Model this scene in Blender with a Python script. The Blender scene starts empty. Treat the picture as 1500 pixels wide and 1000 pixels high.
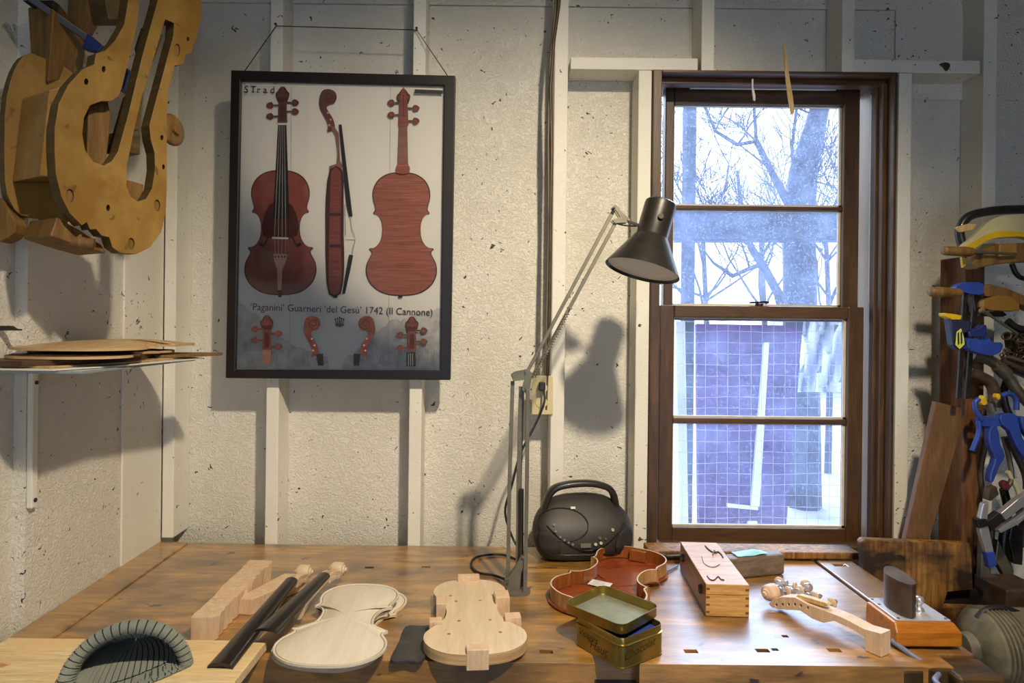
import bpy, bmesh, math, random
from mathutils import Vector, Matrix
from mathutils.geometry import tessellate_polygon
random.seed(7)
PI = math.pi
SC = bpy.context.scene
COL = SC.collection
# ------------------------------------------------------------------ camera model (pixels of the 1500x1000 frame)
F = 950.0; CX = 730.0; CY = 475.0; ROLL = math.radians(0.65)
BZ = 0.90; CZ = BZ + 0.59; SY = 1.725; WY = 1.812
CR, SR = math.cos(ROLL), math.sin(ROLL)
def ray(px, py):
    u = (px-CX)/F; v = -(py-CY)/F
    return Vector((u*CR - v*SR, 1.0, u*SR + v*CR))
CAM = Vector((0, 0, CZ))
def W(px, py, Y): return CAM + ray(px, py)*Y
def B(px, py, h=0.0):
    r = ray(px, py); t = (BZ + h - CZ)/r.z
    return CAM + r*t
def onplane(px, py, O, n):
    r = ray(px, py); t = (O-CAM).dot(n)/r.dot(n)
    return CAM + r*t
cd = bpy.data.cameras.new('camera'); cam = bpy.data.objects.new('camera', cd); COL.objects.link(cam)
cd.sensor_width = 36; cd.lens = F/1500*36; cd.shift_x = (750-CX)/1500; cd.shift_y = (CY-500)/1500
cd.clip_start = 0.02; cd.clip_end = 300
cam.matrix_world = Matrix(((CR, -SR, 0, 0), (0, 0, -1, 0), (SR, CR, 0, CZ), (0, 0, 0, 1)))
SC.camera = cam
# ------------------------------------------------------------------ materials
def lin(c):
    if isinstance(c, str):
        c = [int(c[i:i+2], 16)/255 for i in (0, 2, 4)]
        c = [x/12.92 if x <= .04045 else ((x+.055)/1.055)**2.4 for x in c]
    return tuple(c)+(1,)
def newmat(name):
    m = bpy.data.materials.new(name); m.use_nodes = True
    nt = m.node_tree
    return m, nt, nt.nodes['Principled BSDF']
def N(nt, t, **k):
    n = nt.nodes.new(t)
    for a, b in k.items():
        if a in n.inputs.keys(): n.inputs[a].default_value = b
        else: setattr(n, a, b)
    return n
def ramp(nt, stops, src):
    r = nt.nodes.new('ShaderNodeValToRGB'); e = r.color_ramp.elements
    e[0].position, e[0].color = stops[0][0], lin(stops[0][1])
    e[1].position, e[1].color = stops[-1][0], lin(stops[-1][1])
    for p, c in stops[1:-1]:
        k = e.new(p); k.color = lin(c)
    nt.links.new(src, r.inputs[0]); return r
def mixc(nt, fac, a, b, mode='MIX'):
    m = nt.nodes.new('ShaderNodeMix'); m.data_type = 'RGBA'; m.blend_type = mode
    for s, i in ((fac, 0), (a, 6), (b, 7)):
        if hasattr(s, 'is_linked'): nt.links.new(s, m.inputs[i])
        else: m.inputs[i].default_value = s if i == 0 else lin(s)
    return m.outputs[2]
def coords(nt, scale=(1, 1, 1), rot=(0, 0, 0)):
    t = nt.nodes.new('ShaderNodeTexCoord'); mp = nt.nodes.new('ShaderNodeMapping')
    mp.inputs['Scale'].default_value = scale; mp.inputs['Rotation'].default_value = rot
    nt.links.new(t.outputs['Object'], mp.inputs[0]); return mp.outputs[0]
def noise(nt, vec, scale, detail=4, rough=.55, dist=0):
    n = N(nt, 'ShaderNodeTexNoise'); n.inputs['Scale'].default_value = scale; n.inputs['Detail'].default_value = detail
    n.inputs['Roughness'].default_value = rough; n.inputs['Distortion'].default_value = dist
    nt.links.new(vec, n.inputs['Vector']); return n.outputs['Fac']
def bump(nt, p, h, strength=.3, dist=.002):
    b = nt.nodes.new('ShaderNodeBump'); b.inputs['Strength'].default_value = strength; b.inputs['Distance'].default_value = dist
    nt.links.new(h, b.inputs['Height']); nt.links.new(b.outputs[0], p.inputs['Normal'])
def flat(name, c, rough=.5, metal=0, var=.12, scale=25, bmp=0, coat=0, spec=.5, aniso=0):
    m, nt, p = newmat(name)
    v = coords(nt); n = noise(nt, v, scale, 3)
    c0 = lin(c)
    a = tuple(x*(1-var) for x in c0[:3]); b = tuple(min(1, x*(1+var)) for x in c0[:3])
    r = ramp(nt, [(.3, a), (.7, b)], n)
    nt.links.new(r.outputs[0], p.inputs['Base Color'])
    p.inputs['Roughness'].default_value = rough; p.inputs['Metallic'].default_value = metal
    p.inputs['Coat Weight'].default_value = coat; p.inputs['Specular IOR Level'].default_value = spec
    if bmp: bump(nt, p, n, bmp, .002)
    return m
def wood(name, c1, c2, grain=(1, 12, 12), scale=6, rough=.5, bmp=.15, coat=0, rot=(0, 0, 0), c3=None, spots=None, dist=.6, spec=.5, fine=.8):
    m, nt, p = newmat(name); fine_ = fine
    v = coords(nt, grain, rot)
    n1 = noise(nt, v, scale, 5, .6, dist); n2 = noise(nt, v, scale*5, 3, .6)
    r = ramp(nt, [(.32, c1), (.68, c2)], n1)
    fine = ramp(nt, [(.35, (.72, .70, .68)), (.6, (1, 1, 1))], n2)
    col = mixc(nt, fine_, r.outputs[0], fine.outputs[0], 'MULTIPLY')
    if c3:
        big = noise(nt, coords(nt, (1, 2, 2)), 5, 4, .6)
        rb = ramp(nt, [(.45, (0, 0, 0)), (.62, (1, 1, 1))], big)
        col = mixc(nt, rb.outputs[0], col, c3)
    if spots:
        s = noise(nt, coords(nt, (1, 1.6, 1.6)), 24, 3, .5, .4)
        rs = ramp(nt, [(.66, (0, 0, 0)), (.72, (1, 1, 1))], s)
        col = mixc(nt, rs.outputs[0], col, spots)
    nt.links.new(col, p.inputs['Base Color'])
    p.inputs['Roughness'].default_value = rough; p.inputs['Coat Weight'].default_value = coat; p.inputs['Coat Roughness'].default_value = rough*.7
    p.inputs['Coat IOR'].default_value = 1.8 if coat > .8 else 1.5
    p.inputs['Specular IOR Level'].default_value = spec
    if bmp: bump(nt, p, n2, bmp, .002)
    return m
def paint(name, c, c2, fleck='4a3f34', bmp=.5, rough=.6, fleckcut=.69):
    m, nt, p = newmat(name)
    v = coords(nt)
    big = noise(nt, v, 3, 4, .6)
    base = ramp(nt, [(.3, c), (.7, c2)], big).outputs[0]
    f = noise(nt, v, 70, 2, .5, .8)
    patch = noise(nt, v, 6, 3)
    f2 = N(nt, 'ShaderNodeMath', operation='MULTIPLY_ADD'); nt.links.new(patch, f2.inputs[0]); f2.inputs[1].default_value = .25
    nt.links.new(f, f2.inputs[2])
    rf = ramp(nt, [(fleckcut+.14, (0, 0, 0)), (fleckcut+.16, (1, 1, 1))], f2.outputs[0])
    col = mixc(nt, rf.outputs[0], base, fleck)
    nt.links.new(col, p.inputs['Base Color'])
    p.inputs['Roughness'].default_value = rough
    w = noise(nt, v, 90, 3, .6, 1.8)
    rr = ramp(nt, [(.42, (0, 0, 0)), (.55, (1, 1, 1))], w)
    bump(nt, p, rr.outputs[0], bmp, .006)
    return m
M = {}
M['wall'] = paint('painted_board', 'd9d6c8', 'e6e3d8')
M['stud'] = paint('painted_timber', 'dedccf', 'e9e7dc', bmp=.2, fleckcut=.7)
M['ceil'] = wood('ceiling_boards', '4a3d2e', '66553f', (1, 8, 8), 4, .8)
M['floor'] = wood('floor_boards', '5b4a38', '7a644b', (1, 10, 10), 5, .7)
M['bench'] = wood('bench_top_wood', '7c5822', 'd09a4c', (1, 7, 7), 6, .42, .25, 1, c3='664616', spots='2c1c0c', spec=1.0)
M['benchy'] = wood('bench_plank_wood', '7b582c', 'ad8446', (9, 1, 9), 5, .42, .12, 1, c3='7a5530', spots='3b2815', spec=.9)
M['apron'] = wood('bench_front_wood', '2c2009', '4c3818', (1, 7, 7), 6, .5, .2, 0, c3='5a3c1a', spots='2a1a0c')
M['darkwood'] = wood('window_wood', '3a2716', '654829', (9, 9, 1), 6, .45, .25, .1, c3='4a331c')
M['darkwoodx'] = wood('sash_rail_wood', '402a19', '6a4a2e', (1, 9, 9), 6, .45, .25, .1, c3='523820')
M['maple'] = wood('raw_maple', 'd2bc9c', 'e0ccb0', (8, 1, 8), 6, .5, .05, fine=.25)
M['maplez'] = wood('raw_maple_block', 'd0b090', 'e2c8a8', (9, 9, 1.5), 9, .55, .08, fine=.4)
M['spruce'] = wood('raw_spruce', 'd8cfbd', 'e3dbcb', (14, 1, 14), 5, .45, .02, dist=.2, fine=.15)
M['ply'] = wood('plywood_edge', 'b08a5c', 'e0c294', (1, 1, 40), 6, .6, .1)
M['pine'] = wood('pine_board', 'dcbf8c', 'efdcb2', (1, 9, 9), 5, .55, .1, c3='e6c48e', spots='c08a50')
M['jig'] = wood('jig_plywood', '8a682c', 'a88546', (2, 2, 1), 6, .4, .1, .2, c3='876428', spots='6b4c1c', fine=.4)
M['jigedge'] = wood('jig_edge', '4a3a1a', '6c562a', (1, 1, 8), 8, .6, .2)
M['jigblock'] = wood('jig_block_wood', '66481f', '8f6c38', (8, 8, 1), 6, .55, .2)
M['ebony'] = flat('ebony', '1c1613', .32, 0, .3, 20, 0, .3)
M['black'] = flat('black_paint', '16110f', .4, 0, .2, 20, .1)
M['blackplastic'] = flat('black_plastic', '24221f', .38, 0, .25, 30, .1, .2)
M['dustplastic'] = flat('dusty_plastic', '302d28', .5, 0, .4, 18)
M['grille'] = flat('speaker_cloth', '23211e', .65, 0, .3, 200, .4)
M['steel'] = flat('grey_steel', '7c7664', .45, .7, .15, 30, .05)
M['greymetal'] = flat('lamp_arm_metal', '6e6a5e', .5, .35, .15, 30, .05)
M['chrome'] = flat('bright_steel', 'd0d0d6', .28, .7, .05, 20)
M['darksteel'] = flat('dark_steel', '3d3a38', .4, .7, .3, 25, .1)
M['rusty'] = flat('worn_iron', '5a4a3c', .5, .5, .4, 25, .2)
M['tin'] = flat('brass_tin', '9a8848', .28, .8, .15, 25, .03)
M['tindark'] = flat('tin_lettering', '4a4020', .5, .5, .1)
M['tinin'] = flat('tin_inside', 'a4a88e', .35, .55, .15, 35, .05)
M['blue'] = flat('blue_plastic', '2c469a', .4, 0, .2, 20, 0, .1)
M['blued'] = flat('dark_blue_plastic', '1e2c66', .45, 0, .2, 20)
M['navy'] = flat('navy_plastic', '262b4a', .45, 0, .2, 20)
M['yellow'] = flat('yellow_plastic', 'd9b21c', .45, 0, .15, 20)
M['yellowgreen'] = flat('yellow_label', 'd6d84a', .5, 0, .05, 20)
M['white'] = flat('white_plastic', 'd9d6cc', .5, 0, .05, 20)
M['cream'] = flat('cream_plastic', 'cfc294', .4, 0, .05, 20)
M['visor'] = flat('cream_visor', 'c9c194', .35, 0, .12, 12, 0, .2)
M['satin'] = flat('satin_steel', 'cfcfd2', .4, .5, .05, 20)
M['slate'] = flat('slate_stone', '3a3a3c', .55, 0, .35, 30, .2)
M['varnish'] = wood('varnished_maple', '7a2e12', 'a5532a', (1, 14, 2), 7, .25, .05, .6, c3='8f4524')
M['rib'] = wood('rib_maple', '9a6a3c', 'c79a66', (14, 14, 1), 10, .4, .05, .2)
M['ribin'] = wood('rib_inside', '7a3f1a', 'a8662c', (10, 10, 2), 8, .4, .05, .3, c3='8c4a1c')
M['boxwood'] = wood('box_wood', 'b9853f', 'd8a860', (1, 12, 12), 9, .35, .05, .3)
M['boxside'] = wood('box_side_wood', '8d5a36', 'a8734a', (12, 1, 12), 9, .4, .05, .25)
M['endgrain'] = flat('dark_joint_wood', '6b431f', .5, 0, .2, 60)
M['orange'] = wood('orange_stained_wood', 'a55f10', 'c97f1e', (1, 10, 10), 8, .4, .05, .3)
M['orangedk'] = wood('orange_stained_end', '8a4a10', 'a8601a', (1, 10, 10), 8, .4, .05, .3)
M['grime'] = wood('grimy_board', '5a3a1a', 'c08a42', (12, 12, 1), 5, .55, .5, 0, c3='2e1f13', spots='1a120c', dist=1.2)
M['brownboard'] = wood('brown_board', '634528', '7b5b38', (6, 6, 1), 5, .55, .1)
M['redwood'] = wood('redwood_post', '54341a', '80552e', (9, 9, 1), 7, .5, .2, dist=1.5)
M['platewood'] = wood('arched_plate_wood', 'b79766', 'd2b685', (10, 1, 10), 6, .5, .05)
M['darkply'] = wood('dark_veneer', '3b261a', '5c3c28', (10, 1, 10), 6, .5, .05)
M['purfling'] = flat('purfling', '6b5a44', .5)
M['paper'] = flat('poster_paper', 'c9c6bd', .55, 0, .03, 4)
M['papergrey'] = flat('poster_grey_wash', 'adaba5', .6, 0, .25, 40)
M['label'] = flat('paper_label', 'e2ddd6', .6, 0, .06, 60)
M['ink'] = flat('printed_ink', '1b1918', .55, 0, .1)
M['concrete'] = flat('dirty_grey_cast', '6a6450', .7, 0, .45, 22, .5)
M['cord'] = flat('black_cord', '1d1b1a', .5)
M['greycord'] = flat('grey_blue_cord', '6f7790', .45)
M['wire'] = flat('thin_wire', '38352f', .4, .5)
M['cloth'] = flat('turquoise_paper', '9ed0d6', .6, 0, .2, 30, .3)
M['splinter'] = wood('splinter_wood', 'c9a263', 'e8c98c', (10, 10, 1), 12, .5, .1)
M['ivory'] = flat('ivory_trim', 'cfc6ae', .5)
M['red'] = flat('red_plastic', '541c18', .6)
# poster inks
M['pv'] = wood('printed_violin_front', '6a3028', '86473a', (1.5, 1, 1.5), 10, .5, 0, fine=.3)
M['pvb'] = wood('printed_violin_back', '6c382c', '985a46', (1.2, 1, 26), 12, .5, 0, dist=.4, fine=.5)
M['pvd'] = flat('printed_dark_brown', '3b1410', .5)
M['pvs'] = wood('printed_violin_rib', '5e2c26', '80443a', (1, 1, 14), 14, .5, 0)
M['pscroll'] = flat('printed_scroll_brown', '582f26', .5, 0, .35, 60)
M['pneck'] = flat('printed_neck', '745048', .5, 0, .2, 60)
M['pblack'] = flat('printed_black', '151314', .5)
M['pstring'] = flat('printed_grey_string', '8d8a86', .5)
M['ppink'] = flat('printed_tailpiece', 'b58a7c', .5)
def knit():
    m, nt, p = newmat('ribbed_knit')
    v = coords(nt); n = noise(nt, v, 8, 3); fine = noise(nt, v, 420, 2)
    r = ramp(nt, [(.3, '8f9486'), (.7, '727a74')], n)
    nt.links.new(r.outputs[0], p.inputs['Base Color']); p.inputs['Roughness'].default_value = .95
    p.inputs['Sheen Weight'].default_value = .3
    bump(nt, p, fine, .6, .002); return m
M['knit'] = knit()
M['knitdark'] = flat('knit_dark_rib', '2a3038', .95, 0, .3, 300, .5)
def glass():
    m = bpy.data.materials.new('dusty_glass'); m.use_nodes = True; nt = m.node_tree; nt.nodes.clear()
    out = nt.nodes.new('ShaderNodeOutputMaterial')
    tr = nt.nodes.new('ShaderNodeBsdfTransparent'); tr.inputs[0].default_value = (.93, .96, 1, 1)
    dust = nt.nodes.new('ShaderNodeBsdfTranslucent'); dust.inputs[0].default_value = (.45, .55, .85, 1)
    gl = nt.nodes.new('ShaderNodeBsdfGlossy'); gl.inputs['Roughness'].default_value = .05
    v = coords(nt); n = noise(nt, v, 9, 4, .7); f = noise(nt, v, 200, 2, .7)
    a = ramp(nt, [(.3, (.04, .04, .04)), (.7, (.13, .13, .13))], n); b = ramp(nt, [(.58, (0, 0, 0)), (.74, (.35, .35, .35))], f)
    ad = N(nt, 'ShaderNodeMath', operation='ADD'); nt.links.new(a.outputs[0], ad.inputs[0]); nt.links.new(b.outputs[0], ad.inputs[1])
    m1 = nt.nodes.new('ShaderNodeMixShader'); nt.links.new(ad.outputs[0], m1.inputs[0]); nt.links.new(tr.outputs[0], m1.inputs[1]); nt.links.new(dust.outputs[0], m1.inputs[2])
    m2 = nt.nodes.new('ShaderNodeMixShader'); m2.inputs[0].default_value = .04; nt.links.new(m1.outputs[0], m2.inputs[1]); nt.links.new(gl.outputs[0], m2.inputs[2])
    nt.links.new(m2.outputs[0], out.inputs[0]); return m
M['glass'] = glass()
def clearglass():
    m = bpy.data.materials.new('picture_glass'); m.use_nodes = True; nt = m.node_tree; nt.nodes.clear()
    out = nt.nodes.new('ShaderNodeOutputMaterial')
    tr = nt.nodes.new('ShaderNodeBsdfTransparent'); gl = nt.nodes.new('ShaderNodeBsdfGlossy'); gl.inputs['Roughness'].default_value = .08
    lw = nt.nodes.new('ShaderNodeFresnel'); lw.inputs[0].default_value = 1.45
    m2 = nt.nodes.new('ShaderNodeMixShader'); nt.links.new(lw.outputs[0], m2.inputs[0]); nt.links.new(tr.outputs[0], m2.inputs[1]); nt.links.new(gl.outputs[0], m2.inputs[2])
    nt.links.new(m2.outputs[0], out.inputs[0]); return m
M['pglass'] = clearglass()
# outdoors
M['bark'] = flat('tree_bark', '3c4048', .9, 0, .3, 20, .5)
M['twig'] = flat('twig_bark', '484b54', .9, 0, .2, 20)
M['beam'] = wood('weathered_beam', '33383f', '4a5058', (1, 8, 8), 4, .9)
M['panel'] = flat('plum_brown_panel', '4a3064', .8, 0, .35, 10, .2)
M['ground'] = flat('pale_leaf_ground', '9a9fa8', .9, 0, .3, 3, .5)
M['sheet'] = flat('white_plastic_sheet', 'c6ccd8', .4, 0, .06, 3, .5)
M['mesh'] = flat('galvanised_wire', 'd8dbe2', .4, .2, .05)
# ------------------------------------------------------------------ mesh building
class MB:
    def __init__(s): s.v = []; s.f = []; s.m = []; s.mats = []
    def mi(s, mat):
        if mat not in s.mats: s.mats.append(mat)
        return s.mats.index(mat)
    def add(s, vs, fs, mat=None):
        o = len(s.v); s.v += [Vector(p) for p in vs]
        k = s.mi(mat) if mat else 0
        for f in fs: s.f.append([i+o for i in f]); s.m.append(k)
        return s
    def box(s, x0, x1, y0, y1, z0, z1, mat=None):
        return s.add([(x0, y0, z0), (x1, y0, z0), (x1, y1, z0), (x0, y1, z0), (x0, y0, z1), (x1, y0, z1), (x1, y1, z1), (x0, y1, z1)],
                     [(0, 3, 2, 1), (4, 5, 6, 7), (0, 1, 5, 4), (1, 2, 6, 5), (2, 3, 7, 6), (3, 0, 4, 7)], mat)
    def hexa(s, lo, hi, mat=None):     # two quads, lower and upper, same winding (ccw from above)
        return s.add(list(lo)+list(hi), [(3, 2, 1, 0), (4, 5, 6, 7), (0, 1, 5, 4), (1, 2, 6, 5), (2, 3, 7, 6), (3, 0, 4, 7)], mat)
    def bar(s, a, b, w, t, up=(0, 0, 1), mat=None):   # rectangular bar from a to b
        a = Vector(a); b = Vector(b); d = (b-a).normalized(); u = Vector(up)
        x = d.cross(u).normalized(); y = x.cross(d).normalized()
        q = lambda c: [c+x*w/2*i+y*t/2*j for i, j in ((-1, -1), (1, -1), (1, 1), (-1, 1))]
        return s.hexa(q(a), q(b), mat)
    def prism(s, loops, Mx, t0, t1, mat=None, side=None):     # loops: 2D lists, first outer, rest holes; extruded local z t0..t1
        L = [[Vector((p[0], p[1], 0)) for p in lp] for lp in loops]
        tri = tessellate_polygon(L); flatp = [p for lp in L for p in lp]; n = len(flatp)
        vs = [Mx @ Vector((p.x, p.y, t0)) for p in flatp] + [Mx @ Vector((p.x, p.y, t1)) for p in flatp]
        fs = []
        for a, b, c in tri:
            A, Bq, C_ = flatp[a], flatp[b], flatp[c]
            if (Bq-A).cross(C_-A).z < 0: b, c = c, b
            fs.append((a+n, b+n, c+n)); fs.append((c, b, a))
        sd = []; o = 0
        for k, lp in enumerate(L):
            m = len(lp); area = sum(lp[i].x*lp[(i+1) % m].y-lp[(i+1) % m].x*lp[i].y for i in range(m))
            for i in range(m):
                a, b = o+i, o+(i+1) % m
                fwd = (area > 0) == (k == 0)
                sd.append((a, b, b+n, a+n) if fwd else (b, a, a+n, b+n))
            o += m
        base = len(s.v); s.v += vs
        k1 = s.mi(mat) if mat else 0; k2 = s.mi(side) if side else k1
        for f in fs: s.f.append([i+base for i in f]); s.m.append(k1)
        for f in sd: s.f.append([i+base for i in f]); s.m.append(k2)
        return s
    def lathe(s, prof, Mx, seg=32, mat=None, sx=1, sy=1):    # prof (r,z)
        vs = []; fs = []; idx = []
        for r, z in prof:
            if r < 1e-7: idx.append([len(vs)]*seg); vs.append(Mx @ Vector((0, 0, z)))
            else:
                st = len(vs); idx.append([st+i for i in range(seg)])
                vs += [Mx @ Vector((r*sx*math.cos(2*PI*i/seg), r*sy*math.sin(2*PI*i/seg), z)) for i in range(seg)]
        for a, b in zip(idx, idx[1:]):
            for i in range(seg):
                j = (i+1) % seg; q = []
                for w in (a[i], a[j], b[j], b[i]):
                    if w not in q: q.append(w)
                if len(q) > 2: fs.append(q)
        for e, rev in ((idx[0], True), (idx[-1], False)):
            if e[0] != e[1] and rev is not None and not (abs(prof[0][0]-prof[-1][0]) < 1e-9 and abs(prof[0][1]-prof[-1][1]) < 1e-9):
                fs.append(e[::-1] if rev else e)
        return s.add(vs, fs, mat)
    def tube(s, pts, r, seg=8, mat=None, closed=False):
        pts = [Vector(p) for p in pts]; n = len(pts); rr = r if isinstance(r, (list, tuple)) else [r]*n
        vs = []; fs = []; ref = None
        for i, p in enumerate(pts):
            a = pts[(i-1) % n] if (i or closed) else p; b = pts[(i+1) % n] if (i < n-1 or closed) else p
            d = (b-a).normalized()
            if ref is None: ref = Vector((0, 0, 1)) if abs(d.z) < .9 else Vector((1, 0, 0))
            x = d.cross(ref).normalized(); ref = x.cross(d).normalized()
            for k in range(seg):
                an = 2*PI*k/seg; vs.append(p+(x*math.cos(an)+ref*math.sin(an))*rr[i])
        for i in range(n if closed else n-1):
            for k in range(seg):
                a = i*seg+k; b = i*seg+(k+1) % seg; c = ((i+1) % n)*seg+(k+1) % seg; d = ((i+1) % n)*seg+k
                fs.append((a, b, c, d))
        if not closed: fs.append(list(range(seg))[::-1]); fs.append([(n-1)*seg+k for k in range(seg)])
        return s.add(vs, fs, mat)
    def build(s, name, mat=None, parent=None, smooth=None, bevel=0, bseg=2):
        me = bpy.data.meshes.new(name); me.from_pydata([tuple(v) for v in s.v], [], s.f)
        mats = s.mats if s.mats else [mat]
        for q in mats: me.materials.append(M[q] if isinstance(q, str) else q)
        if s.mats: me.polygons.foreach_set('material_index', s.m)
        bm = bmesh.new(); bm.from_mesh(me); bmesh.ops.recalc_face_normals(bm, faces=bm.faces); bm.to_mesh(me); bm.free()
        if smooth:
            me.shade_smooth(); me.set_sharp_from_angle(angle=math.radians(smooth))
        me.update()
        o = bpy.data.objects.new(name, me); COL.objects.link(o)
        if bevel:
            b = o.modifiers.new('bevel', 'BEVEL'); b.width = bevel; b.segments = bseg; b.limit_method = 'ANGLE'; b.angle_limit = math.radians(35)
            b.harden_normals = False
        if parent is not None:
            o.parent = parent
            lp = ROOTLOC.get(parent.name)
            if lp is not None: o.matrix_parent_inverse = lp.inverted()
        return o
ROOTLOC = {}
def tag(o, label, cat, group=None, kind=None):
    if label: o['label'] = label
    if cat: o['category'] = cat
    if group: o['group'] = group
    if kind: o['kind'] = kind
    return o
def thing(name, label, cat, loc=(0, 0, 0), group=None, mx=None):
    o = bpy.data.objects.new(name, None); COL.objects.link(o); o.empty_display_size = .05
    o.matrix_world = mx if mx is not None else Matrix.Translation(loc)
    ROOTLOC[o.name] = (mx.copy() if mx is not None else Matrix.Translation(loc))
    return tag(o, label, cat, group)
def struct(o): o['kind'] = 'structure'; return o
def frame(O, e1, e2):
    e1 = Vector(e1).normalized(); e2 = Vector(e2).normalized(); e3 = e1.cross(e2)
    return Matrix(((e1.x, e2.x, e3.x, O[0]), (e1.y, e2.y, e3.y, O[1]), (e1.z, e2.z, e3.z, O[2]), (0, 0, 0, 1)))
def trace(pts, Mx):       # pixel outline -> 2D coordinates on the plane of Mx
    O = Mx.translation; n = Vector(Mx.col[2][:3]); inv = Mx.inverted(); out = []
    for p in pts:
        q = inv @ onplane(p[0], p[1], O, n); out.append((q.x, q.y))
    return out
def smooth_loop(pts, k=4):          # closed Catmull-Rom through 2D points
    n = len(pts); out = []
    for i in range(n):
        p0, p1, p2, p3 = pts[i-1], pts[i], pts[(i+1) % n], pts[(i+2) % n]
        for j in range(k):
            t = j/k
            out.append(tuple(.5*((2*p1[a])+(-p0[a]+p2[a])*t+(2*p0[a]-5*p1[a]+4*p2[a]-p3[a])*t*t+(-p0[a]+3*p1[a]-3*p2[a]+p3[a])*t**3) for a in range(len(p1))))
    return out
def spline(pts, k=6):        # open Catmull-Rom, any dimension
    P = [tuple(2*a-b for a, b in zip(pts[0], pts[1]))]+[tuple(p) for p in pts]+[tuple(2*a-b for a, b in zip(pts[-1], pts[-2]))]
    out = []
    for i in range(1, len(P)-2):
        for j in range(k):
            t = j/k; p0, p1, p2, p3 = P[i-1:i+3]
            out.append(tuple(.5*((2*p1[a])+(-p0[a]+p2[a])*t+(2*p0[a]-5*p1[a]+4*p2[a]-p3[a])*t*t+(-p0[a]+3*p1[a]-3*p2[a]+p3[a])*t**3) for a in range(len(p1))))
    out.append(tuple(pts[-1])); return out
def ell(cx, cy, rx, ry, n=14, a0=0): return [(cx+rx*math.cos(a0+2*PI*i/n), cy+ry*math.sin(a0+2*PI*i/n)) for i in range(n)]
def rrect(w, h, r, n=5, cx=0, cy=0):
    out = []
    for sx, sy, a in ((1, 1, 0), (-1, 1, 90), (-1, -1, 180), (1, -1, 270)):
        for i in range(n+1):
            t = math.radians(a+90*i/n); out.append((cx+sx*(w/2-r)+r*math.cos(t), cy+sy*(h/2-r)+r*math.sin(t)))
    return out
def textmesh(mb, txt, size, Mx, t0, t1, mat, align='LEFT', sx=1.0):
    cu = bpy.data.curves.new('t', 'FONT'); cu.body = txt; cu.size = size; cu.align_x = align; cu.resolution_u = 3
    cu.fill_mode = 'NONE' if False else 'BOTH'
    ob = bpy.data.objects.new('t', cu); COL.objects.link(ob)
    dg = bpy.context.evaluated_depsgraph_get(); dg.update()
    me = bpy.data.meshes.new_from_object(ob.evaluated_get(dg))
    vs = [Mx @ Vector((v.co.x*sx, v.co.y, t1)) for v in me.vertices]
    mb.add(vs, [tuple(p.vertices) for p in me.polygons], mat)
    bpy.data.objects.remove(ob); bpy.data.curves.remove(cu); bpy.data.meshes.remove(me)
# violin outline, metres; y=0 bottom block, y=.355 top
H1 = [(0, 0), (30, 2), (60, 10), (86, 29), (99, 50), (103.5, 72), (100, 94), (91.5, 111), (87, 120), (88, 127), (94, 131.5)]
H2 = [(92, 136.5), (80, 138), (68, 147), (58.5, 165), (55.5, 190), (58, 211), (65, 226), (74, 233), (81, 234)]
H3 = [(81.5, 239), (76.5, 246), (78, 258), (82.5, 274), (84, 291), (80, 312), (67, 333), (47, 347), (24, 353.5), (0, 355)]
def violin(L=.355, wide=1.0, k=4, tips=True):
    h = spline(H1, k)+spline(H2, k)+spline(H3, k)
    if not tips: h = spline(H1[:7]+[(86, 115), (76, 128)]+[(64, 146), (58, 165), (55.5, 190), (58, 211), (66, 228), (74, 248)]+H3[3:], k)
    s = L/355
    r = [(x*s*wide, y*s) for x, y in h]; l = [(-x, y) for x, y in r[1:-1]][::-1]
    return r+l
def inset(lp, d):
    n = len(lp); out = []
    for i in range(n):
        a, b = Vector(lp[i-1]), Vector(lp[(i+1) % n]); t = (b-a); t = t.normalized() if t.length > 1e-9 else Vector((1, 0))
        out.append((lp[i][0]-t.y*d, lp[i][1]+t.x*d))
    return out
def arched(mb, lp, Mx, arch, z0, thick, mat, edge=None, purf=None, yc=None, rings=9, under=None):
    # lp ccw outline. plate: flat lower rim, arched upper surface
    L = max(p[1] for p in lp); yc = L*.47 if yc is None else yc
    loops = [(lp, z0), (lp, z0+thick)]
    R = [(inset(lp, L*.008), z0+thick), (inset(lp, L*.0125), z0+thick*.75), (inset(lp, L*.016), z0+thick*.75)]
    base = inset(lp, L*.024)
    seq = loops+R
    for i in range(rings):
        s = 1-i/(rings); q = 1-s*s
        seq.append(([(x*s, yc+(y-yc)*(s**.8)) for x, y in base], z0+thick*.9+arch*(q**1.0)))
    n = len(lp); vs = []; fs = []; ms = []
    for lpp, z in seq: vs += [Mx @ Vector((p[0], p[1], z)) for p in lpp]
    kk = mb.mi(mat); ke = mb.mi(edge or mat); kp = mb.mi(purf or mat)
    o = len(mb.v)
    for k in range(len(seq)-1):
        for i in range(n):
            j = (i+1) % n; mb.f.append([o+k*n+i, o+k*n+j, o+(k+1)*n+j, o+(k+1)*n+i])
            mb.m.append(ke if k == 0 else (kp if k == 3 else kk))
    cs = len(vs); vs.append(Mx @ Vector((0, yc, z0+thick*.9+arch)))
    for i in range(n): mb.f.append([o+(len(seq)-1)*n+i, o+(len(seq)-1)*n+(i+1) % n, o+cs]); mb.m.append(kk)
    c2 = len(vs); vs.append(Mx @ Vector((0, yc, z0)))
    for i in range(n): mb.f.append([o+(i+1) % n, o+i, o+c2]); mb.m.append(mb.mi(under) if under else kk)
    mb.v += vs
    return mb
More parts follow.
